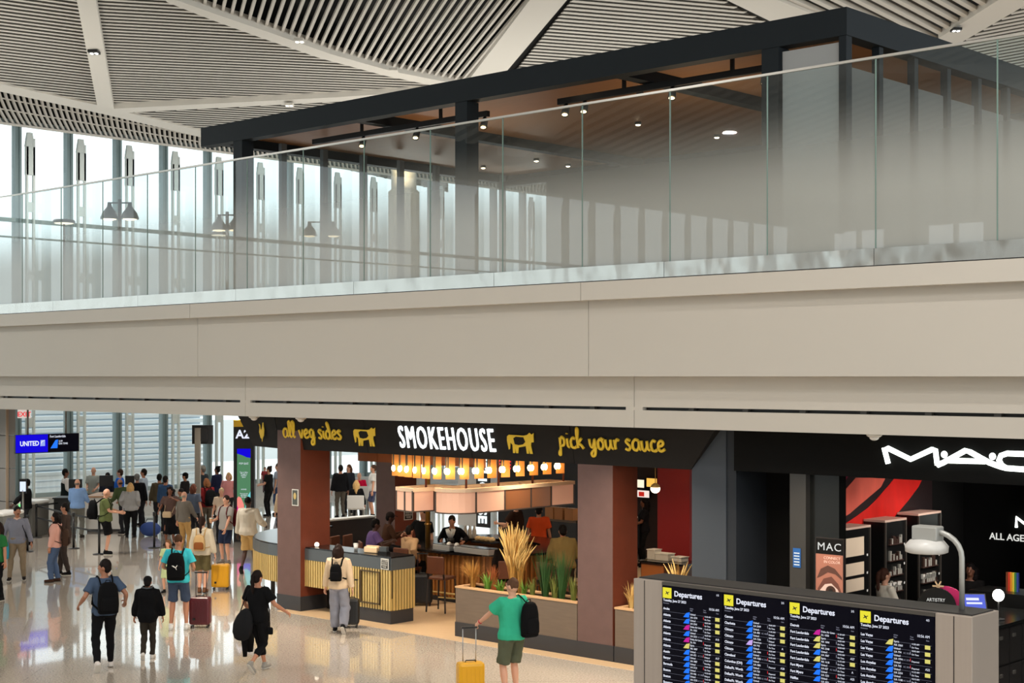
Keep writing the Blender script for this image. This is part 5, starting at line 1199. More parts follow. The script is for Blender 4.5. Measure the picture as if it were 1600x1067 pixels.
def ik(a, c, l1, l2, pole):
    a, c = Vector(a), Vector(c); d = c - a; L = max(1e-4, min(d.length, (l1 + l2) * .999)); d.normalize(); c = a + d * L
    x = (l1 * l1 - l2 * l2 + L * L) / (2 * L); h = math.sqrt(max(0, l1 * l1 - x * x))
    p = Vector(pole); p = p - d * p.dot(d)
    if p.length < 1e-4: p = Vector((0, 0, -1))
    return a + d * x + p.normalized() * h, c
PN = [0]
def person(label, px, feet=None, head=None, H=1.72, d=None, yaw=0, sk='tan', top=('tee', (90, 90, 90)), bot=('pants', (40, 40, 44)), shoe=(30, 30, 32), hair=('short', (40, 28, 22)),
           lh=None, rh=None, lf=None, rf=None, lean=0, hy=0, hp=0, sit=None, girth=1., grip=(25, 25), group=None, name='person', z=0.):
    PN[0] += 1; seed = PN[0] * 1.7; k = H / 1.75
    if feet is not None: base = at_z(px, feet, 0)
    else:
        if d is None: d = (CAMZ - H) * F / (head - HZ)
        base = at_d(px, 800, d)
    t = thing(name, label, 'person', (base.x, base.y, z), TH + R(yaw), group)
    near = feet is not None and feet > 885 or (d is not None and d < 27); vox = .0105 if near else .015
    pz = .95 if sit is None else (sit + .10) / k
    LM = Matrix.Translation((0, 0, pz)) @ Matrix.Rotation(R(-lean), 4, 'X') @ Matrix.Translation((0, 0, -.95))
    def T(p): return LM @ Vector(p)
    g = girth
    # joints
    hipL, hipR = Vector((-.09 * g, 0, pz - .03)), Vector((.09 * g, 0, pz - .03))
    if sit is None: dl, dr = (-.11, -.01, .085), (.11, .03, .085)
    else: dl, dr = (-.13, .42, max(.085, pz - .5)), (.13, .42, max(.085, pz - .5))
    lf, rf = lf or dl, rf or dr
    shL, shR = T((-.175 * (g ** .5), 0, 1.425)), T((.175 * (g ** .5), 0, 1.425))
    hl = Vector(lh or (-.29 * g, .05, .86 + (pz - .95))); hr = Vector(rh or (.29 * g, .05, .86 + (pz - .95)))
    elL, wrL = ik(shL, hl, .285, .255, (-.35, -1, -.25)); elR, wrR = ik(shR, hr, .285, .255, (.35, -1, -.25))
    knL, anL = ik(hipL, lf, .43, .42, (-.05, 1, 0)); knR, anR = ik(hipR, rf, .43, .42, (.05, 1, 0))
    TOR = [(.84, .13, .10, 0), (.90, .165, .115, 0), (.96, .172, .12, 0), (1.06, .148, .108, .005), (1.16, .15, .112, .01), (1.27, .168, .118, .008), (1.36, .175, .112, 0), (1.42, .165, .092, -.005), (1.465, .115, .07, -.008), (1.49, .062, .058, -.005)]
    def torso(mb, z0, z1, e, flare=0., n=20):
        rs = []
        zs = sorted(set([z0, z1] + [q[0] for q in TOR if z0 < q[0] < z1]))
        for z in zs:
            for a, b in zip(TOR[:-1], TOR[1:]):
                if a[0] <= z <= b[0] + 1e-6:
                    s = (z - a[0]) / (b[0] - a[0]); rx, ry, yo = (a[i] + (b[i] - a[i]) * s for i in (1, 2, 3)); break
            else: rx, ry, yo = (TOR[0][1:] if z < TOR[0][0] else TOR[-1][1:])
            belly = .5 * (g - 1) if z < 1.35 else 0
            rx = rx * (1 + (g - 1) * (1 if z < 1.4 else .4)) + e + flare * max(0, 1.15 - z); ry = ry * (1 + (g - 1) * (1.3 if z < 1.35 else .4)) + e + flare * max(0, 1.15 - z)
            rs.append([T((math.copysign(abs(math.cos(u)) ** .85, math.cos(u)) * rx, math.copysign(abs(math.sin(u)) ** .9, math.sin(u)) * ry + yo, z)) for u in (2 * math.pi * j / n for j in range(n))])
        mb.loft(rs)
    def limb(mb, pts, rad, e=0, seg=12): mb.path(pts, [r + e for r in rad], seg)
    def lerp(a, b, s): return a + (b - a) * s
    # head frame
    neck = T((0, -.005, 1.50))
    HM = Matrix.Translation(neck) @ Matrix.Rotation(R(-lean * .35), 4, 'X') @ Matrix.Rotation(R(hy), 4, 'Z') @ Matrix.Rotation(R(hp), 4, 'X') @ Matrix.Translation((0, 0, -1.50))
    H3 = HM.to_3x3()
    def h(p): return HM @ Vector(p)
    # ---- body, one continuous surface
    mb = MB(); torso(mb, .86, 1.49, -.012)
    mb.path([T((0, -.01, 1.43)), T((0, -.005, 1.5)), h((0, .0, 1.57))], [.062, .055, .055], 14)
    mb.ell(h((0, -.005, 1.645)), (.074, .093, .108), 18, 12, M=H3); mb.ell(h((0, .022, 1.585)), (.053, .066, .062), 14, 10, M=H3)
    mb.path([h((0, .078, 1.655)), h((0, .103, 1.612)), h((0, .092, 1.602))], [.012, .017, .012], 8)
    for s in (-1, 1): mb.ell(h((s * .076, -.008, 1.628)), (.014, .024, .033), 10, 8, M=H3)
    for sh, el, wr in ((shL, elL, wrL), (shR, elR, wrR)):
        limb(mb, [lerp(sh, T((0, 0, 1.42)), .35), sh, lerp(sh, el, .35), el, lerp(el, wr, .3), wr], [.05, .054 * g, .047 * g, .038, .039, .026])
    for hp_, kn, an in ((hipL, knL, anL), (hipR, knR, anR)):
        limb(mb, [hp_ + Vector((0, 0, .06)), lerp(hp_, kn, .12), lerp(hp_, kn, .5), kn, lerp(kn, an, .3), lerp(kn, an, .75), an], [.085 * g, .09 * g, .072 * g, .053, .056, .037, .034])
    hands = []
    for s, el, wr, gr in ((-1, elL, wrL, grip[0]), (1, elR, wrR, grip[1])):
        dd = (wr - el).normalized(); tb = Vector((-s * .35, 1, .25)); tb = (tb - dd * tb.dot(dd)).normalized(); pn = dd.cross(tb) * s    # palm normal, turned to the body
        if pn.dot(Vector((-s, 0, 0))) < 0: pn = -pn
        M3 = Matrix((tb, pn, dd)).transposed()
        mb.ell(wr + dd * .05, (.040, .018, .058), 12, 8, M=M3); hands.append((s, wr, dd, tb, pn, gr))
    for kn, an in ((knL, anL), (knR, anR)):
        pass
    me = remesh(mb, vox, 3)
    ex = MB()
    for s, wr, dd, tb, pn, gr in hands:
        for j, (o_, L_) in enumerate(((.028, .072), (.010, .082), (-.009, .076), (-.027, .060))):
            a0 = wr + dd * .092 + tb * o_; c1 = R(gr * .6 + j * 3); c2 = R(gr * 1.5 + 8 + j * 4); c3 = R(gr * 2.2 + 10)
            p1 = a0 + (dd * math.cos(c1) + pn * math.sin(c1)) * L_ * .45; p2 = p1 + (dd * math.cos(c2) + pn * math.sin(c2)) * L_ * .32; p3 = p2 + (dd * math.cos(c3) + pn * math.sin(c3)) * L_ * .24
            ex.path([a0 - dd * .025, a0, p1, p2, p3], [.0095, .0095, .0088, .008, .006], 7)
        a0 = wr + dd * .03 + tb * .03; q1 = a0 + (dd * .6 + tb * .75 + pn * .25).normalized() * .038; q2 = q1 + (dd * .9 + tb * .25 + pn * (.3 + gr / 90)).normalized() * .032
        ex.path([a0 - tb * .015, a0, q1, q2], [.012, .0125, .0105, .007], 7)
    for s in (-1, 1):
        ex.ell(h((s * .030, .0815, 1.648)), (.0135, .0105, .0085), 10, 6, 1, H3); ex.ell(h((s * .030, .0895, 1.648)), (.006, .004, .0065), 8, 6, 2, H3)
        ex.bar(h((s * .014, .0885, 1.668)), h((s * .047, .078, 1.668)), .012, .007, 2)
    ex.ell(h((0, .0825, 1.574)), (.023, .008, .0075), 10, 6, 3, H3)
    em = bpy.data.meshes.new('ex'); em.from_pydata(ex.v, [], ex.f); em.polygons.foreach_set('material_index', ex.m); em.polygons.foreach_set('use_smooth', ex.sm)
    bm = bmesh.new(); bm.from_mesh(me); n0 = len(bm.faces); bm.from_mesh(em); bmesh.ops.scale(bm, vec=(k, k, k), verts=bm.verts); bm.to_mesh(me); bm.free(); bpy.data.meshes.remove(em)
    sm_ = skin(sk)
    lips = mat('lips_' + sk, tuple(int(c * f) for c, f in zip(SKIN[sk], (.82, .6, .58))), .45)
    mesh_obj('body', me, [sm_, mat('eye_white', (225, 220, 214), .3), mat('eye_dark', (26, 18, 15), .4), lips], t)
    def garment(nm, mb_, m, fold=.012, fdir=(1, 1, .45), sm=3):
        me_ = remesh(mb_, vox * 1.1, sm, fold, fdir, seed); me_.transform(Matrix.Scale(k, 4)); return mesh_obj(nm, me_, m, t)
    # ---- bottoms
    kind, c = bot[0], bot[1]; cm_ = cloth(c)
    mb = MB()
    if kind in ('skirt', 'dress'):
        hem = bot[2] if len(bot) > 2 else .5; rs = []
        for z, r in ((1.04, .155), (.96, .19), (.85, .2), (.7, .215), (hem, .235)): rs.append([T((math.cos(u) * r * g, math.sin(u) * r * .75 * g, z)) for u in (2 * math.pi * j / 24 for j in range(24))])
        mb.loft(rs); garment('skirt', mb, cm_, .03, (1.4, 1.4, .15))
    else:
        torso(mb, .85, 1.03, .014); loose = bot[2] if len(bot) > 2 else 0.
        for hp_, kn, an in ((hipL, knL, anL), (hipR, knR, anR)):
            P = [hp_ + Vector((0, 0, .06)), lerp(hp_, kn, .12), lerp(hp_, kn, .5)]; Rd = [.095 * g, .104 * g, .088 * g + loose * .5]
            if kind == 'shorts': P += [lerp(hp_, kn, .92)]; Rd += [.084 * g + loose]
            elif kind == 'cropped': P += [kn, lerp(kn, an, .35), lerp(kn, an, .6)]; Rd += [.068 + loose, .066 + loose, .06 + loose]
            else: P += [kn, lerp(kn, an, .3), lerp(kn, an, .75), lerp(kn, an, 1.0)]; Rd += [.068 + loose, .068 + loose, .056 + loose, .054 + loose]
            mb.path(P, Rd, 14)
        garment('shorts' if kind == 'shorts' else 'trousers', mb, cm_, .016, (1, 1, 1.2))
    # ---- top
    kind, c = top[0], top[1]; cm_ = cloth(c); ext = top[2] if len(top) > 2 else 0.
    mb = MB(); e = {'tee': .02, 'long': .02, 'hoodie': .032, 'jacket': .034, 'puffer': .055, 'dress': .02}[kind] + ext
    torso(mb, .88 if kind != 'puffer' else .80, 1.475, e, .04 if kind == 'tee' else .015)
    for sh, el, wr in ((shL, elL, wrL), (shR, elR, wrR)):
        base_ = [lerp(sh, T((0, 0, 1.42)), .45), sh, lerp(sh, el, .4)]
        if kind == 'tee' or kind == 'dress': mb.path(base_ + [lerp(sh, el, .72)], [.06 + e * .5, .062 * g + e * .7, .058 * g + e * .8, .06 * g + e], 14)
        else: mb.path(base_ + [el, lerp(el, wr, .4), lerp(el, wr, .95)], [.06 + e * .5, .062 * g + e * .6, .056 * g + e * .6, .050 + e * .7, .048 + e * .7, .038 + e * .6], 14)
    if kind == 'hoodie':
        mb.path([T((-.09, .02, 1.47)), T((-.085, -.07, 1.475)), T((0, -.115, 1.45)), T((.085, -.07, 1.475)), T((.09, .02, 1.47))], [.028, .038, .05, .038, .028], 10)
    if kind == 'puffer': mb.path([T((-.07, .06, 1.5)), T((-.1, -.02, 1.5)), T((0, -.09, 1.5)), T((.1, -.02, 1.5)), T((.07, .06, 1.5))], .05, 10)
    tn = {'tee': 't_shirt', 'long': 'shirt', 'hoodie': 'hoodie', 'jacket': 'jacket', 'puffer': 'puffer_jacket', 'dress': 'dress_top'}[kind]
    garment(tn, mb, cm_, .016 if kind != 'puffer' else .022)
    # ---- shoes
    sc = cloth(shoe, 's') if shoe else None
    for s, kn, an in ((-1, knL, anL), (1, knR, anR)):
        tgt = Vector(lf if s < 0 else rf); heel = tgt.z > .13 and sit is None
        fy = Vector((s * .12, 1, 0)).normalized(); dn = Vector((0, 0, -1))
        if heel: fy = (fy * .6 + dn * .75).normalized(); dn = (dn * .75 - Vector((0, 1, 0)) * .5).normalized()
        mb = MB(); a = an + dn * .045
        mb.path([a - fy * .065, a - fy * .05, a + fy * .02, a + fy * .09, a + fy * .15, a + fy * .175], [.028, .042, .043, .045, .038, .02], 14, 0, .85, side=Vector((1, 0, 0)))
        mb.path([an + Vector((0, 0, .04)), an - Vector((0, 0, .03))], [.045, .046], 12)
        if sc: garment('shoe', mb, [sc], 0, sm=2)
        mb2 = MB(); so = a + dn * .032
        mb2.path([so - fy * .07, so - fy * .05, so + fy * .02, so + fy * .09, so + fy * .15, so + fy * .178], [.02, .042, .042, .045, .036, .016], 14, 0, .22, side=Vector((1, 0, 0)))
        me_ = bpy.data.meshes.new('sole'); me_.from_pydata([tuple(Vector(v) * k) for v in mb2.v], [], mb2.f); mesh_obj('shoe_sole', me_, mat('sole_pale', (206, 202, 194), .6) if shoe and sum(shoe) > 300 or shoe and sum(shoe) < 110 and px % 2 else mat('sole_dark', (30, 29, 28), .7), t)
    # ---- hair, hats
    hk, hc = hair; hm = hairm(hc) if hc else None; mb = MB()
    if hk != 'bald':
        if hk == 'buzz':
            mb.ell(h((0, -.016, 1.668)), (.079, .091, .098), 18, 12, M=H3)
        else:
            mb.ell(h((0, -.018, 1.672)), (.084, .096, .104), 18, 12, M=H3); mb.ell(h((0, -.045, 1.628)), (.074, .068, .085), 16, 10, M=H3)
        if hk in ('bob', 'long', 'curly'):
            L_ = {'bob': 1.50, 'long': 1.32, 'curly': 1.42}[hk]; r_ = {'bob': .07, 'long': .07, 'curly': .085}[hk]
            for s in (-1, 1): mb.path([h((s * .06, -.03, 1.68)), h((s * .078, -.035, 1.6)), h((s * .08, -.045, L_))], [.04, .048, .03], 12)
            mb.path([h((0, -.06, 1.68)), h((0, -.075, 1.58)), h((0, -.085, L_ - .03))], [r_, r_ + .01, r_ * .7], 14)
            if hk == 'curly':
                for a in range(14): mb.ell(h((.09 * math.cos(a * .9), -.04 + .05 * math.sin(a * 1.3), 1.70 - .018 * a)), (.05, .045, .045), 10, 8)
        if hk == 'ponytail':
            mb.path([h((0, -.09, 1.70)), h((0, -.135, 1.68)), h((0, -.145, 1.58)), h((0, -.13, 1.42)), h((0, -.12, 1.36))], [.035, .033, .036, .03, .008], 12)
        if hk == 'bun': mb.ell(h((0, -.085, 1.745)), (.045, .045, .04), 14, 10)
        me_ = remesh(mb, .011, 2, .008, (3, 3, 1.5), seed); me_.transform(Matrix.Scale(k, 4)); mesh_obj('hair' if hk not in ('beanie', 'cap') else 'hair', me_, hm, t)
    elif hc:
        mb.ell(h((0, -.03, 1.62)), (.0785, .072, .05), 16, 10, M=H3); me_ = remesh(mb, .011, 1); me_.transform(Matrix.Scale(k, 4)); mesh_obj('hair', me_, hm, t)
    def part(nm, mb_, m, raw=False):
        me_ = bpy.data.meshes.new(nm); me_.from_pydata([tuple(Vector(v) * k) for v in mb_.v], [], mb_.f); me_.polygons.foreach_set('use_smooth', mb_.sm); return mesh_obj(nm, me_, m, t)
    def cap(c, visor=True):
        m_ = MB(); m_.ell(h((0, -.01, 1.69)), (.09, .104, .085), 18, 12, M=H3)
        if visor: m_.path([h((0, .06, 1.70)), h((0, .11, 1.70)), h((0, .17, 1.685))], [.07, .075, .05], 14, 0, .12, side=h((1, 0, 0)) - h((0, 0, 0)))
        part('cap' if visor else 'beanie', m_, cloth(c))
    class A: pass
    a = A(); a.t = t; a.k = k; a.T = T; a.h = h; a.part = part; a.cap = cap; a.wl = wrL * k; a.wr = wrR * k; a.lerp = lerp; a.shL = shL; a.shR = shR; a.elL = elL; a.elR = elR; a.M = Matrix.Translation(t.location) @ Matrix.Rotation(TH + R(yaw), 4, 'Z')
    a.yaw = yaw; a.H = H; a.g = g; a.head = h((0, 0, 1.65)) * k
    return a
def backpack(p, label, c, c2=None, w_=.29, h_=.44, d_=.17, z0=1.0, off=(0, 0), one=False, logo=False, straps=True):
    k = p.k; yb = -.155 * p.g - d_ / 2 - .03; C0 = p.T((off[0], yb + off[1], z0 + h_ / 2)) * k
    t = thing('backpack', label, 'backpack', p.M @ C0, TH + R(p.yaw)); cmx = cloth(c); c2m = cloth(c2) if c2 else cmx
    rs = []
    for z, sx_, sy_ in ((-.5, .82, .75), (-.46, .95, .9), (-.2, 1, 1), (.15, .95, .92), (.36, .8, .8), (.46, .6, .62), (.5, .35, .4)):
        rs.append([Vector((math.copysign(abs(math.cos(u)) ** .55, math.cos(u)) * w_ / 2 * sx_ * k, math.copysign(abs(math.sin(u)) ** .6, math.sin(u)) * d_ / 2 * sy_ * k, z * h_ * k)) for u in (2 * math.pi * j / 24 for j in range(24))])
    MB().loft(rs).build('bag_body', cmx, t)
    rs = []
    for z, sx_ in ((-.4, .7), (-.36, .8), (-.1, .8), (.02, .7), (.05, .5)):
        rs.append([Vector((math.copysign(abs(math.cos(u)) ** .6, math.cos(u)) * w_ / 2 * sx_ * k, -d_ * .42 * k + math.copysign(abs(math.sin(u)) ** .6, math.sin(u)) * d_ * .28 * sx_ * k, z * h_ * k)) for u in (2 * math.pi * j / 20 for j in range(20))])
    MB().loft(rs).build('front_pocket', c2m, t)
    MB().path([Vector((-.04, d_ * .2, h_ * .47)) * k, Vector((-.03, d_ * .15, h_ * .56)) * k, Vector((.03, d_ * .15, h_ * .56)) * k, Vector((.04, d_ * .2, h_ * .47)) * k], .008, 6).build('carry_loop', cmx, t)
    mi = p.M.inverted()
    if straps:
        for s in ((1,) if one else (-1, 1)):
            q = [p.T((s * .09 + off[0] * .5, yb + d_ * .42, z0 + h_ * .85)), p.T((s * .105, -.10, 1.475)), p.T((s * .11, -.02, 1.505)), p.T((s * .115, .09, 1.455)), p.T((s * .125, .145 * p.g, 1.32)), p.T((s * .15, .12 * p.g, 1.16)), p.T((s * .19 * p.g, .0, 1.06)), p.T((s * .13, yb + d_ * .4, z0 + .06))]
            MB().path([v * k - C0 for v in q], .02 * k, 8, 0, .45).build('strap', cmx, t)
    if logo:
        mb = MB(); mb.path([Vector((-.05, -d_ * .74, .03)), Vector((-.02, -d_ * .74, .015)), Vector((.02, -d_ * .74, -.01)), Vector((.05, -d_ * .74, .04))], [.006, .014, .012, .004], 6).path([Vector((.01, -d_ * .74, 0)), Vector((.04, -d_ * .74, -.05))], [.01, .005], 6)
        mb.build('logo', M_wht, t)
    return t
def bag(p, label, pos, size, c, strap=None, name='shoulder_bag', soft=False):
    k = p.k; C0 = Vector(pos) * k; t = thing(name, label, 'bag', p.M @ C0, TH + R(p.yaw)); w_, d_, h_ = (s * k for s in size)
    rs = []
    for z, s in ((-.5, .8), (-.44, .95), (0, 1), (.4, .9), (.5, .7)): rs.append([Vector((math.copysign(abs(math.cos(u)) ** .6, math.cos(u)) * w_ / 2 * s, math.copysign(abs(math.sin(u)) ** .7, math.sin(u)) * d_ / 2 * s, z * h_)) for u in (2 * math.pi * j / 20 for j in range(20))])
    if soft:
        rs = [[Vector((math.cos(u) * w_ / 2 * s + sh * w_, math.sin(u) * d_ / 2 * s, z * h_)) for u in (2 * math.pi * j / 20 for j in range(20))] for z, s, sh in ((-.5, .35, -.12), (-.44, .7, -.1), (-.25, .98, -.05), (0, 1, 0), (.25, .8, .08), (.42, .5, .14), (.5, .2, .18))]
    MB().loft(rs).build('bag_body', cloth(c), t)
    if strap: MB().path([Vector(v) * k - C0 for v in strap], .009, 6).build('strap', cloth(c), t)
    else: MB().path([(-w_ * .3, 0, h_ * .45), (-w_ * .2, 0, h_ * .75), (w_ * .2, 0, h_ * .75), (w_ * .3, 0, h_ * .45)], .008, 6).build('handle', cloth(c), t)
    return t
def phone(p, side, label='black phone held up by the man in the olive shirt', m=None):
    q = (p.wl if side < 0 else p.wr); t = thing('phone', label, 'phone', p.M @ (q + Vector((0, .09, .03))), TH + R(p.yaw))
    MB().box(-.035, .035, -.006, .006, -.07, .07).build('case', M_black, t, bevel=.004); MB().box(-.031, .031, -.008, -.006, -.064, .064).build('screen', glow('phone_screen', (190, 206, 226), .7), t); return t
def cup_in(p, side, label, m=None, off=(0, .08, .02)):
    q = (p.wl if side < 0 else p.wr); t = thing('paper_cup', label, 'cup', p.M @ (q + Vector(off)), 0)
    MB().lathe([(.03, -.06), (.042, .05)], seg=14).build('cup_body', m or M_wht, t); MB().lathe([(.044, .05), (.044, .06), (.036, .07)], seg=14).build('lid', M_wht, t); return t
K = (16, 16, 18)
# ---- the nearer walkers
p = person('man in slate blue t-shirt and black trousers walking away, head turned aside', 163, 1046, H=1.79, yaw=28, sk='olive', top=('tee', (72, 88, 112)), bot=('pants', (20, 20, 22)), shoe=(222, 214, 208), hair=('short', (26, 20, 18)), hy=58, lf=(-.17, -.26, .16), rf=(.15, .20, .085), lh=(-.36, .14, 1.05), rh=(.36, .10, 1.06))
backpack(p, 'black backpack on the man in the slate blue t-shirt', K, w_=.33, h_=.5, z0=.93)
p = person('child in black puffer jacket and dark beanie walking away', 231, 1030, H=1.40, yaw=4, sk='tan', top=('puffer', K), bot=('pants', (52, 48, 42)), shoe=(214, 208, 200), hair=('short', (24, 20, 20)), lf=(-.08, -.12, .14), rf=(.07, .14, .085), lh=(-.3, .1, .86), rh=(.3, .1, .86)); p.cap((22, 22, 24), False)
p.part('headphones', MB().path([p.h((-.1, 0, 1.56)), p.h((-.1, -.08, 1.53)), p.h((0, -.12, 1.52)), p.h((.1, -.08, 1.53)), p.h((.1, 0, 1.56))], .014, 8), M_band2)
p = person('man in turquoise t-shirt and denim shorts standing with his back turned', 279, 984, H=1.80, yaw=2, sk='tan', top=('tee', (64, 190, 204), .01), bot=('shorts', (62, 74, 96), .01), shoe=(226, 224, 220), hair=('buzz', (74, 50, 34)), lh=(-.24, .22, 1.1), rh=(.24, .22, 1.1), lf=(-.14, 0, .085), rf=(.14, .02, .085))
backpack(p, 'black backpack with a white logo on the man in turquoise', K, w_=.33, h_=.5, z0=.95, logo=True)
p = person('woman all in black striding past the counter with one arm out', 403, 1050, H=1.64, yaw=-32, sk='tan', top=('tee', K), bot=('cropped', (20, 20, 22)), shoe=(150, 146, 140), hair=('ponytail', (28, 20, 18)), lf=(-.05, .24, .085), rf=(.06, -.24, .2), lh=(-.34, .2, 1.02), rh=(.40, .26, 1.05), girth=1.1)
bag(p, 'large dark shoulder bag hanging behind the woman in black', (-.16, -.2, .84), (.42, .22, .56), (30, 30, 32), [(-.25, -.2, 1.0), (-.15, -.08, 1.42), (-.08, .04, 1.52), (0, .14, 1.4), (.1, .1, 1.1)], soft=True)
bag(p, 'tiny black crossbody bag at the hip of the woman in black', (.27, .0, .74), (.13, .06, .12), K, [(.27, 0, .8), (.24, .02, 1.1), (.1, .05, 1.5)])
t = thing('folded_jacket', 'black jacket draped over the forearm of the woman in black', 'jacket', p.M @ (p.wl + Vector((-.02, -.02, -.02))), TH + R(-32)); rs = []
for z, w2 in ((.05, .10), (0, .13), (-.25, .12), (-.5, .09), (-.66, .05)): rs.append([Vector((math.cos(u) * .045 + (.02 if z < -.3 else 0), math.sin(u) * w2, z)) for u in (2 * math.pi * j / 16 for j in range(16))])
MB().loft(rs).build('jacket_body', cloth((18, 18, 20)), t); MB().path([(0, -.1, -.1), (.02, -.14, -.45), (.03, -.13, -.72)], [.05, .05, .035], 10).build('sleeve', cloth((18, 18, 20)), t)
p = person('woman in cream hooded top and wide grey trousers walking to the counter', 529, 988, H=1.64, yaw=-6, sk='fair', top=('hoodie', (222, 196, 164)), bot=('pants', (132, 134, 146), .035), shoe=(26, 26, 28), hair=('bob', (40, 26, 22)), lf=(-.1, .12, .085), rf=(.14, -.22, .17), lh=(-.29, .06, .86), rh=(.3, -.05, .84))
backpack(p, 'small black backpack on the woman in the cream hooded top', K, w_=.24, h_=.34, d_=.14, z0=1.06)
p = person('man in bright green t-shirt and olive shorts pulling a yellow suitcase', 800, 1093, H=1.80, yaw=38, sk='fair', top=('tee', (56, 176, 140), .008), bot=('shorts', (86, 90, 72), .012), shoe=(196, 190, 184), hair=('buzz', (88, 62, 46)), lh=(-.30, .50, 1.02), rh=(.28, .08, .98), girth=1.1, grip=(55, 25), hy=12, lf=(-.13, -.03, .085), rf=(.13, .06, .085))
backpack(p, 'black backpack slung on one shoulder of the man in bright green', K, w_=.28, h_=.5, d_=.16, z0=.93, off=(.12, .02), one=True)
p.part('wristband', MB().path([p.lerp(p.elL, p.wl / p.k, .90), p.lerp(p.elL, p.wl / p.k, .96)], .033, 14), mat('red_band', (190, 30, 50), .5))
p = person('man in grey sweater and khaki trousers facing the camera with a blue bag', 27, 906, H=1.72, yaw=194, sk='olive', top=('long', (128, 130, 142)), bot=('pants', (136, 120, 98)), shoe=(34, 30, 28), hair=('short', (22, 18, 18)), hy=18, rh=(.34, .1, .95), lh=(-.34, .03, .82), lf=(-.15, 0, .085), rf=(.17, .1, .085), girth=1.1)
p.part('collar', MB().path([p.T((-.07, .03, 1.49)), p.T((0, .085, 1.46)), p.T((.07, .03, 1.49))], .022, 8), cloth((226, 190, 170)))
p.part('moustache', MB().bar(p.h((-.03, .096, 1.59)), p.h((.03, .096, 1.59)), .014, .012), hairm((22, 18, 18)))
bag(p, 'turquoise and blue shopping bag held by the man in the grey sweater', (.32, .2, .74), (.3, .14, .42), (60, 150, 176))
bag(p, 'black messenger bag strap worn by the man in the grey sweater', (-.3, -.12, .95), (.1, .22, .26), K, [(-.3, -.1, 1.08), (-.14, .0, 1.5), (-.13, .14, 1.3), (-.24, .08, 1.0)], 'messenger_bag')
p = person('woman in pale pink hoodie and jeans looking aside in the queue', 86, 909, H=1.61, yaw=98, sk='tan', top=('hoodie', (228, 172, 156)), bot=('pants', (78, 96, 126), .012), shoe=(70, 48, 38), hair=('curly', (28, 20, 18)), lh=(-.2, .1, .86), rh=(.2, .12, .86), lf=(-.1, .08, .085), rf=(.1, -.06, .085))
backpack(p, 'brown patterned backpack on the woman in the pale pink hoodie', (70, 52, 42), (54, 40, 34), w_=.3, h_=.42, z0=.92)
person('man in dark brown jacket standing just behind the woman in pink', 101, 898, H=1.73, yaw=92, sk='olive', top=('jacket', (60, 48, 42)), bot=('pants', (58, 50, 46)), shoe=(24, 22, 22), hair=('short', (24, 20, 18)), lf=(-.1, -.12, .085), rf=(.1, .14, .085))
p = person('bald man in olive t-shirt and black shorts reading a phone', 165, 866, H=1.77, yaw=-82, sk='fair', top=('tee', (96, 106, 66), .01), bot=('shorts', (20, 20, 22), .012), shoe=(20, 20, 22), hair=('bald', None), lh=(-.12, .38, 1.12), rh=(.12, .36, 1.12), hp=-14, girth=1.15)
backpack(p, 'big black backpack on the bald man in the olive t-shirt', K, w_=.36, h_=.5, d_=.24, z0=.95); phone(p, -1)
person('man in light blue shirt and grey trousers with his back turned at the podium', 121, 840, H=1.74, yaw=-4, sk='fair', top=('long', (124, 158, 206), .01), bot=('pants', (104, 104, 98), .01), shoe=(50, 46, 42), hair=('bald', (120, 112, 106)), lh=(-.2, .25, 1.0), rh=(.24, .28, 1.05), girth=1.1)
p = person('gate agent in dark vest and white sleeves behind the black podium', 103, head=733, H=1.82, yaw=-65, sk='brown', top=('long', (222, 220, 218)), bot=('pants', (24, 24, 28)), hair=('short', (24, 20, 18)), lh=(-.25, .2, 1.0), rh=(.25, .2, 1.0))
mb = MB()
rs = [[p.T((math.cos(u) * rx, math.sin(u) * ry, z)) for u in (2 * math.pi * j / 20 for j in range(20))] for z, rx, ry in ((.9, .21, .165), (1.1, .185, .15), (1.3, .195, .152), (1.43, .15, .115), (1.47, .1, .085))]
p.part('vest', mb.loft(rs), cloth((26, 34, 36)))
person('bald man in pale grey shirt facing the camera behind the gate desk', 146, head=730, H=1.78, yaw=178, sk='fair', top=('tee', (156, 162, 156)), hair=('bald', (150, 120, 100)), lh=(-.15, .3, 1.05), rh=(.12, .3, 1.08))
person('man in bright blue pullover holding papers at the gate desk', 187, head=731, H=1.76, d=49.4, yaw=85, sk='fair', top=('long', (44, 104, 206), .01), hair=('short', (60, 42, 34)), lh=(-.15, .34, 1.08), rh=(.15, .3, 1.04))
person('dark haired agent half hidden behind the desk monitor', 168, head=739, H=1.66, yaw=180, sk='olive', top=('long', (40, 44, 56)), hair=('short', (22, 20, 20)))
p = person('person in black jacket and grey cap bending toward the gate desk', 214, head=741, H=1.74, yaw=12, sk='fair', top=('jacket', (24, 24, 27)), hair=('short', (120, 118, 116)), lean=8); p.cap((128, 128, 126))
person('man in black jacket with pale green shoulders leaning on the gate desk', 195, head=747, H=1.70, yaw=58, sk='olive', top=('jacket', (70, 84, 54)), hair=('bald', (60, 44, 36)), lean=22, lh=(-.2, .45, 1.0), rh=(.2, .4, 1.0))
person('man in pale blue shirt in profile beside the window', 224, head=733, H=1.80, yaw=84, sk='tan', top=('long', (186, 202, 220)), hair=('short', (34, 26, 24)))
person('man in olive brown jacket with his back turned among the queue', 249, head=741, H=1.73, yaw=10, sk='tan', top=('jacket', (82, 74, 58)), hair=('short', (24, 22, 20)))
person('man in denim blue jacket standing before the olive brown jacket', 259, head=744, H=1.72, yaw=-18, sk='tan', top=('jacket', (58, 86, 124)), hair=('short', (32, 26, 24)))
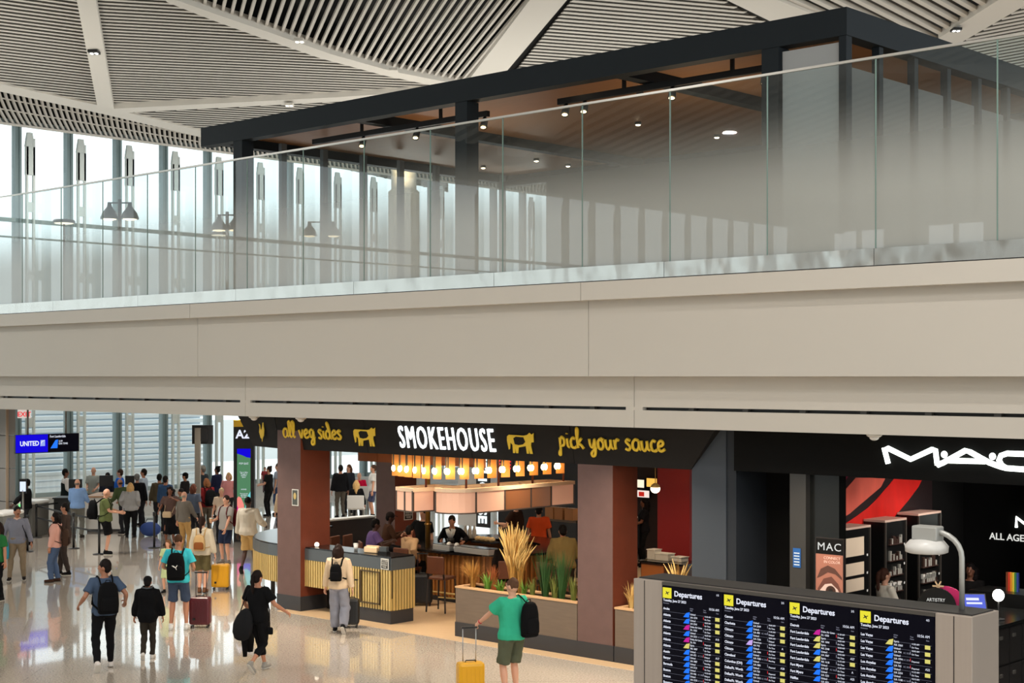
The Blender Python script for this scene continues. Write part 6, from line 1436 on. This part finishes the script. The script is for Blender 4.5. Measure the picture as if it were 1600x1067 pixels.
person('blond woman in grey sweater with hands on hips, back turned', 204, 840, H=1.62, yaw=2, sk='fair', top=('hoodie', (150, 150, 150), .01), bot=('pants', (20, 20, 22), .01), hair=('long', (190, 152, 100)), lh=(-.24, .06, 1.02), rh=(.24, .06, 1.02), girth=1.25)
p = person('woman with long dark curls and brown top lifting a hand to her hair', 266, head=761, H=1.66, yaw=172, sk='brown', top=('tee', (92, 72, 66)), bot=('skirt', (20, 20, 23), .35), hair=('curly', (24, 18, 17)), lh=(-.2, .22, 1.42), rh=(.26, .26, 1.05))
bag(p, 'beige waist bag on the woman with long dark curls', (.02, .22, .95), (.28, .1, .18), (196, 172, 140), [(-.12, .18, 1.0), (-.17, 0, 1.25), (-.08, -.02, 1.5), (.1, .12, 1.25), (.12, .18, 1.0)], 'waist_bag')
person('grey haired man in brown grey sweater and tan trousers, back turned', 288, 864, H=1.67, yaw=-24, sk='fair', top=('long', (110, 104, 96)), bot=('pants', (180, 144, 90)), shoe=(60, 46, 38), hair=('bald', (150, 140, 128)), rh=(.2, .3, 1.0))
p = person('woman in cream hooded top and olive shorts, dark braid down her back', 316, 926, H=1.68, yaw=-4, sk='fair', top=('hoodie', (208, 198, 178)), bot=('shorts', (94, 86, 58), .03), shoe=(110, 76, 56), hair=('ponytail', (42, 28, 24)), lf=(-.07, .02, .085), rf=(.08, -.1, .1))
backpack(p, 'tan and brown leather backpack on the woman in the cream hooded top', (190, 158, 112), (128, 76, 40), w_=.28, h_=.36, d_=.13, z0=1.0)
p = person('man in grey polo and navy shorts facing the queue', 353, 881, H=1.74, yaw=152, sk='fair', top=('tee', (156, 152, 146), .006), bot=('shorts', (38, 46, 68), .02), shoe=(120, 112, 104), hair=('short', (44, 32, 28)), rh=(.18, .3, 1.12), lh=(-.16, .22, .92), lf=(-.14, .06, .085), rf=(.14, -.05, .085))
backpack(p, 'maroon and black backpack on the man in the grey polo', (92, 22, 30), K, w_=.32, h_=.46, z0=.95); cup_in(p, 1, 'tan drink cup held by the man in the grey polo', mat('cup_tan', (206, 160, 110), .5))
person('man in cream hooded jacket and tan shorts striding past the curved counter', 388, 895, H=1.85, yaw=-14, sk='dark', top=('hoodie', (218, 208, 190), .012), bot=('shorts', (200, 164, 106), .01), shoe=(22, 22, 24), hair=('buzz', (18, 15, 14)), lf=(-.08, -.2, .14), rf=(.08, .2, .085), rh=(.32, .22, 1.1))
person('small girl with long hair in a pale green dress beside the man in turquoise', 262, head=843, H=1.16, d=33.6, yaw=165, sk='fair', top=('dress', (194, 208, 156)), bot=('skirt', (194, 208, 156), .5), hair=('long', (110, 76, 50)), name='person')
p = person('woman in maroon t-shirt looking down by the display pole', 323, head=748, H=1.71, yaw=35, sk='fair', top=('tee', (116, 30, 32)), bot=('pants', (92, 84, 74)), hair=('bob', (120, 76, 46)), lh=(-.2, .25, 1.05), hp=-12)
backpack(p, 'large black backpack on the woman in the maroon t-shirt', K, w_=.34, h_=.5, d_=.2, z0=.93)
person('brown haired woman in slate blue top half hidden in the queue', 303, head=757, H=1.66, yaw=-30, sk='fair', top=('tee', (82, 92, 110)), hair=('bob', (96, 56, 42)))
p = person('tall man in dark jacket and grey cap behind the display pole', 316, head=728, H=1.88, yaw=75, sk='fair', top=('jacket', (46, 52, 58), .02), hair=('short', (110, 104, 100)), girth=1.15); p.cap((150, 148, 140))
person('woman in navy jacket with dark hair in a bun near the bright window', 339, head=729, H=1.74, yaw=70, sk='brown', top=('jacket', (34, 38, 66)), hair=('bun', (22, 18, 18)), lh=(-.1, .3, 1.1))
person('blond person in pink top beside the gate totem', 357, head=739, H=1.62, yaw=170, sk='fair', top=('tee', (222, 150, 152)), hair=('bob', (206, 168, 120)))
person('pale blond person in beige top between the queue and the totem', 346, head=763, H=1.57, yaw=190, sk='fair', top=('tee', (204, 184, 164)), hair=('short', (206, 184, 146)))
p = person('person in black coat and black hat near the display pole', 289, head=739, H=1.68, yaw=80, sk='tan', top=('jacket', (36, 34, 36)), hair=('short', (22, 20, 20))); p.cap((18, 18, 20))
person('dark haired youth in green top peeking between two women in the queue', 282, head=765, H=1.50, d=44.4, yaw=110, sk='olive', top=('tee', (70, 116, 96)), hair=('short', (24, 20, 20)))
p = person('woman in black carrying a small child beyond the gate totem', 420, head=729, H=1.70, yaw=70, sk='fair', top=('tee', (28, 28, 30)), bot=('pants', (26, 26, 28)), hair=('bun', (40, 28, 24)), lh=(-.12, .3, 1.1), rh=(.14, .3, 1.12))
q = person('small child in red carried by the woman in black', 414, head=733, H=.86, d=52.0, yaw=200, sk='fair', top=('tee', (150, 60, 66)), bot=('pants', (120, 100, 110)), hair=('short', (90, 64, 46)), sit=None, z=.82)
q.t.location.z = .82
person('man in pale blue shirt and jeans beside the entrance column', 434, head=724, H=1.78, d=52.5, yaw=85, sk='fair', top=('tee', (160, 170, 188)), bot=('pants', (60, 80, 120)), hair=('short', (70, 52, 42)))
person('woman in cream coat and black leggings waiting beside the entrance column', 441, head=758, H=1.60, d=44.5, yaw=60, sk='fair', top=('jacket', (214, 190, 158), .02), bot=('pants', (28, 28, 30)), hair=('long', (150, 110, 70)))
person('man in black jacket and grey trousers standing in the far waiting area', 532, head=727, H=1.78, yaw=25, sk='tan', top=('jacket', (22, 22, 25), .01), bot=('pants', (88, 82, 74)), hair=('short', (28, 24, 22)))
M_seat = mat('waiting_seat_white', (206, 206, 204), .5)
def bench(px, d, label):
    p = at_d(px, 800, d); t = thing('waiting_seat', label, 'seat', (p.x, p.y, 0), TH)
    MB().box(-.28, .28, -.26, .26, .38, .44).build('seat', M_seat, t, bevel=.02); MB().box(-.28, .28, -.32, -.26, .42, .86).build('backrest', M_seat, t, bevel=.02)
    for a in (-1, 1):
        MB().box(a * .24 - .02, a * .24 + .02, -.22, .22, 0, .38).build('leg', M_gm, t)
bench(557, 50.4, 'white waiting seat under the blond woman in black')
person('blond woman in black top sitting with her back turned in the waiting area', 557, d=50.4, H=1.68, yaw=0, sk='fair', top=('long', (20, 20, 22)), bot=('pants', (60, 60, 64)), hair=('long', (206, 168, 112)), sit=.46)
bench(565, 54.6, 'white waiting seat under the grey haired guest in crimson')
person('grey haired guest in crimson t-shirt sitting and leaning forward', 561, d=54.6, H=1.72, yaw=190, sk='fair', top=('tee', (206, 22, 66)), bot=('pants', (110, 110, 108)), hair=('bald', (190, 184, 176)), sit=.46, lean=12)
person('man in white t-shirt and navy shorts standing before the back column', 583, head=725, H=1.78, d=51.5, yaw=100, sk='fair', top=('tee', (220, 218, 214), .01), bot=('shorts', (70, 76, 104), .01), shoe=(30, 30, 30), hair=('short', (80, 60, 48)))
person('brown haired traveller in dark top between the man in black and the guest in crimson', 545, head=734, H=1.70, d=53, yaw=150, sk='fair', top=('long', (40, 44, 52)), hair=('long', (96, 64, 44)))
# ---- restaurant guests and staff
person('man in purple t-shirt seated sideways at the bar end', 578, d=33.6, H=1.74, yaw=-75, sk='dark', top=('tee', (104, 84, 136), .012), bot=('pants', (30, 30, 34)), hair=('short', (18, 15, 14)), sit=.74, lean=12, lh=(-.16, .45, 1.12), rh=(.16, .46, 1.14), hp=-8)
p = person('man in brown shirt and dark cap with pale brim seated beyond the man in purple', 602, d=35.2, H=1.75, yaw=-80, sk='dark', top=('long', (70, 48, 36)), bot=('pants', (30, 30, 34)), hair=('short', (18, 15, 14)), sit=.74, lean=10, lh=(-.16, .42, 1.15), rh=(.16, .42, 1.18), hp=-8); p.cap((40, 34, 34))
person('dark haired woman in beige hoodie seated at the bar with her back turned', 637, d=32.4, H=1.66, yaw=-38, sk='tan', top=('hoodie', (172, 140, 106)), bot=('pants', (26, 26, 28)), hair=('short', (20, 16, 15)), sit=.74, lean=8, lh=(-.12, .36, 1.16), rh=(.26, .06, .98))
person('bartender in black bending over the bar before the white kitchen panel', 709, d=33.9, H=1.74, yaw=172, sk='tan', top=('long', (22, 22, 26)), bot=('pants', (24, 24, 26)), hair=('short', (36, 26, 22)), lean=24, lh=(-.28, .3, 1.14), rh=(.24, .34, 1.16))
person('bartender in black with bare forearms near the bronze pole', 661, d=34.4, H=1.80, yaw=150, sk='fair', top=('tee', (20, 20, 22)), bot=('pants', (24, 24, 26)), hair=('short', (36, 26, 22)), rh=(.3, .32, 1.2))
person('guest in orange t-shirt standing with back turned beyond the bar', 842, d=35.6, H=1.76, yaw=-4, sk='tan', top=('tee', (206, 76, 34), .01), hair=('short', (26, 20, 18)))
person('guest in dark brown top standing between the tall grass and the guest in orange', 806, d=36.4, H=1.84, yaw=70, sk='fair', top=('tee', (56, 38, 30), .02), hair=('short', (30, 22, 20)), lh=(-.1, .4, 1.2), rh=(.2, .35, 1.1), girth=1.15)
person('guest in olive hooded jacket bowed over a table beside the rust brown column', 882, d=30.6, H=1.80, yaw=8, sk='tan', top=('hoodie', (122, 104, 64), .02), bot=('pants', (46, 40, 36)), hair=('short', (20, 16, 15)), lean=20, girth=1.1, lh=(-.2, .4, 1.1), rh=(.2, .4, 1.1))
person('dark haired guest in black bent low behind the tall dried grass', 792, d=30.2, H=1.70, yaw=10, sk='tan', top=('long', (28, 22, 20), .01), bot=('pants', (26, 24, 24)), hair=('long', (22, 17, 16)), sit=.74, lean=14)
p = person('server in black uniform carrying plates before the red wall', 1006, head=779, H=1.72, yaw=95, sk='brown', top=('tee', (24, 22, 26)), bot=('pants', (22, 22, 24)), hair=('curly', (22, 17, 16)), lh=(-.12, .34, 1.1), rh=(.14, .34, 1.1))
p.part('apron', MB().box(-.19, .19, .13, .16, .5, 1.1), cloth((20, 20, 22))); p.part('name_badge', MB().box(.03, .1, .15, .165, 1.25, 1.29), M_wht)
# ---- cosmetics shop
p = person('woman in cream striped top with a long ponytail holding a coffee cup', 1383, head=889, H=1.66, yaw=-72, sk='fair', top=('long', (222, 212, 196)), bot=('pants', (40, 40, 44)), hair=('ponytail', (72, 44, 34)), lh=(-.1, .34, 1.06), rh=(.14, .34, 1.08))
mb = MB()
for z in (1.0, 1.08, 1.16, 1.24, 1.32): mb.loft([[p.T((math.cos(u) * (.19 if z > 1.2 else .172), math.sin(u) * .138 + .006, z + dz)) for u in (2 * math.pi * j / 24 for j in range(24))] for dz in (0, .014)])
p.part('shirt_stripe', mb, cloth((70, 60, 60))); cup_in(p, 1, 'coffee cup with white lid held by the woman in the striped top', mat('cup_kraft', (176, 128, 92), .6))
person('shop assistant in black with dark hair behind the lamp arm', 1516, head=881, H=1.70, yaw=150, sk='brown', top=('long', (22, 20, 20), .01), hair=('curly', (20, 15, 15)), lh=(-.12, .3, 1.15), rh=(.1, .28, 1.1))
# ---- at the frame's edge
p = person('agent in black with a dark beanie behind the tablet stand', 41, head=749, H=1.74, yaw=110, sk='dark', top=('jacket', (20, 20, 22), .01), hair=('short', (18, 15, 14)), lh=(-.2, .4, 1.0)); p.cap((20, 20, 22), False)
person('person in black jacket at the edge of the gate by the grey wall', 1, head=754, H=1.72, d=47, yaw=-80, sk='dark', top=('jacket', (20, 20, 22), .02), hair=('short', (18, 15, 14)), rh=(.15, .4, 1.0), lean=10)
person('person in black leggings and green top cut by the frame edge', -3, 938, H=1.66, yaw=150, sk='tan', top=('tee', (44, 110, 60)), bot=('pants', (20, 20, 22)), hair=('long', (40, 28, 24)))
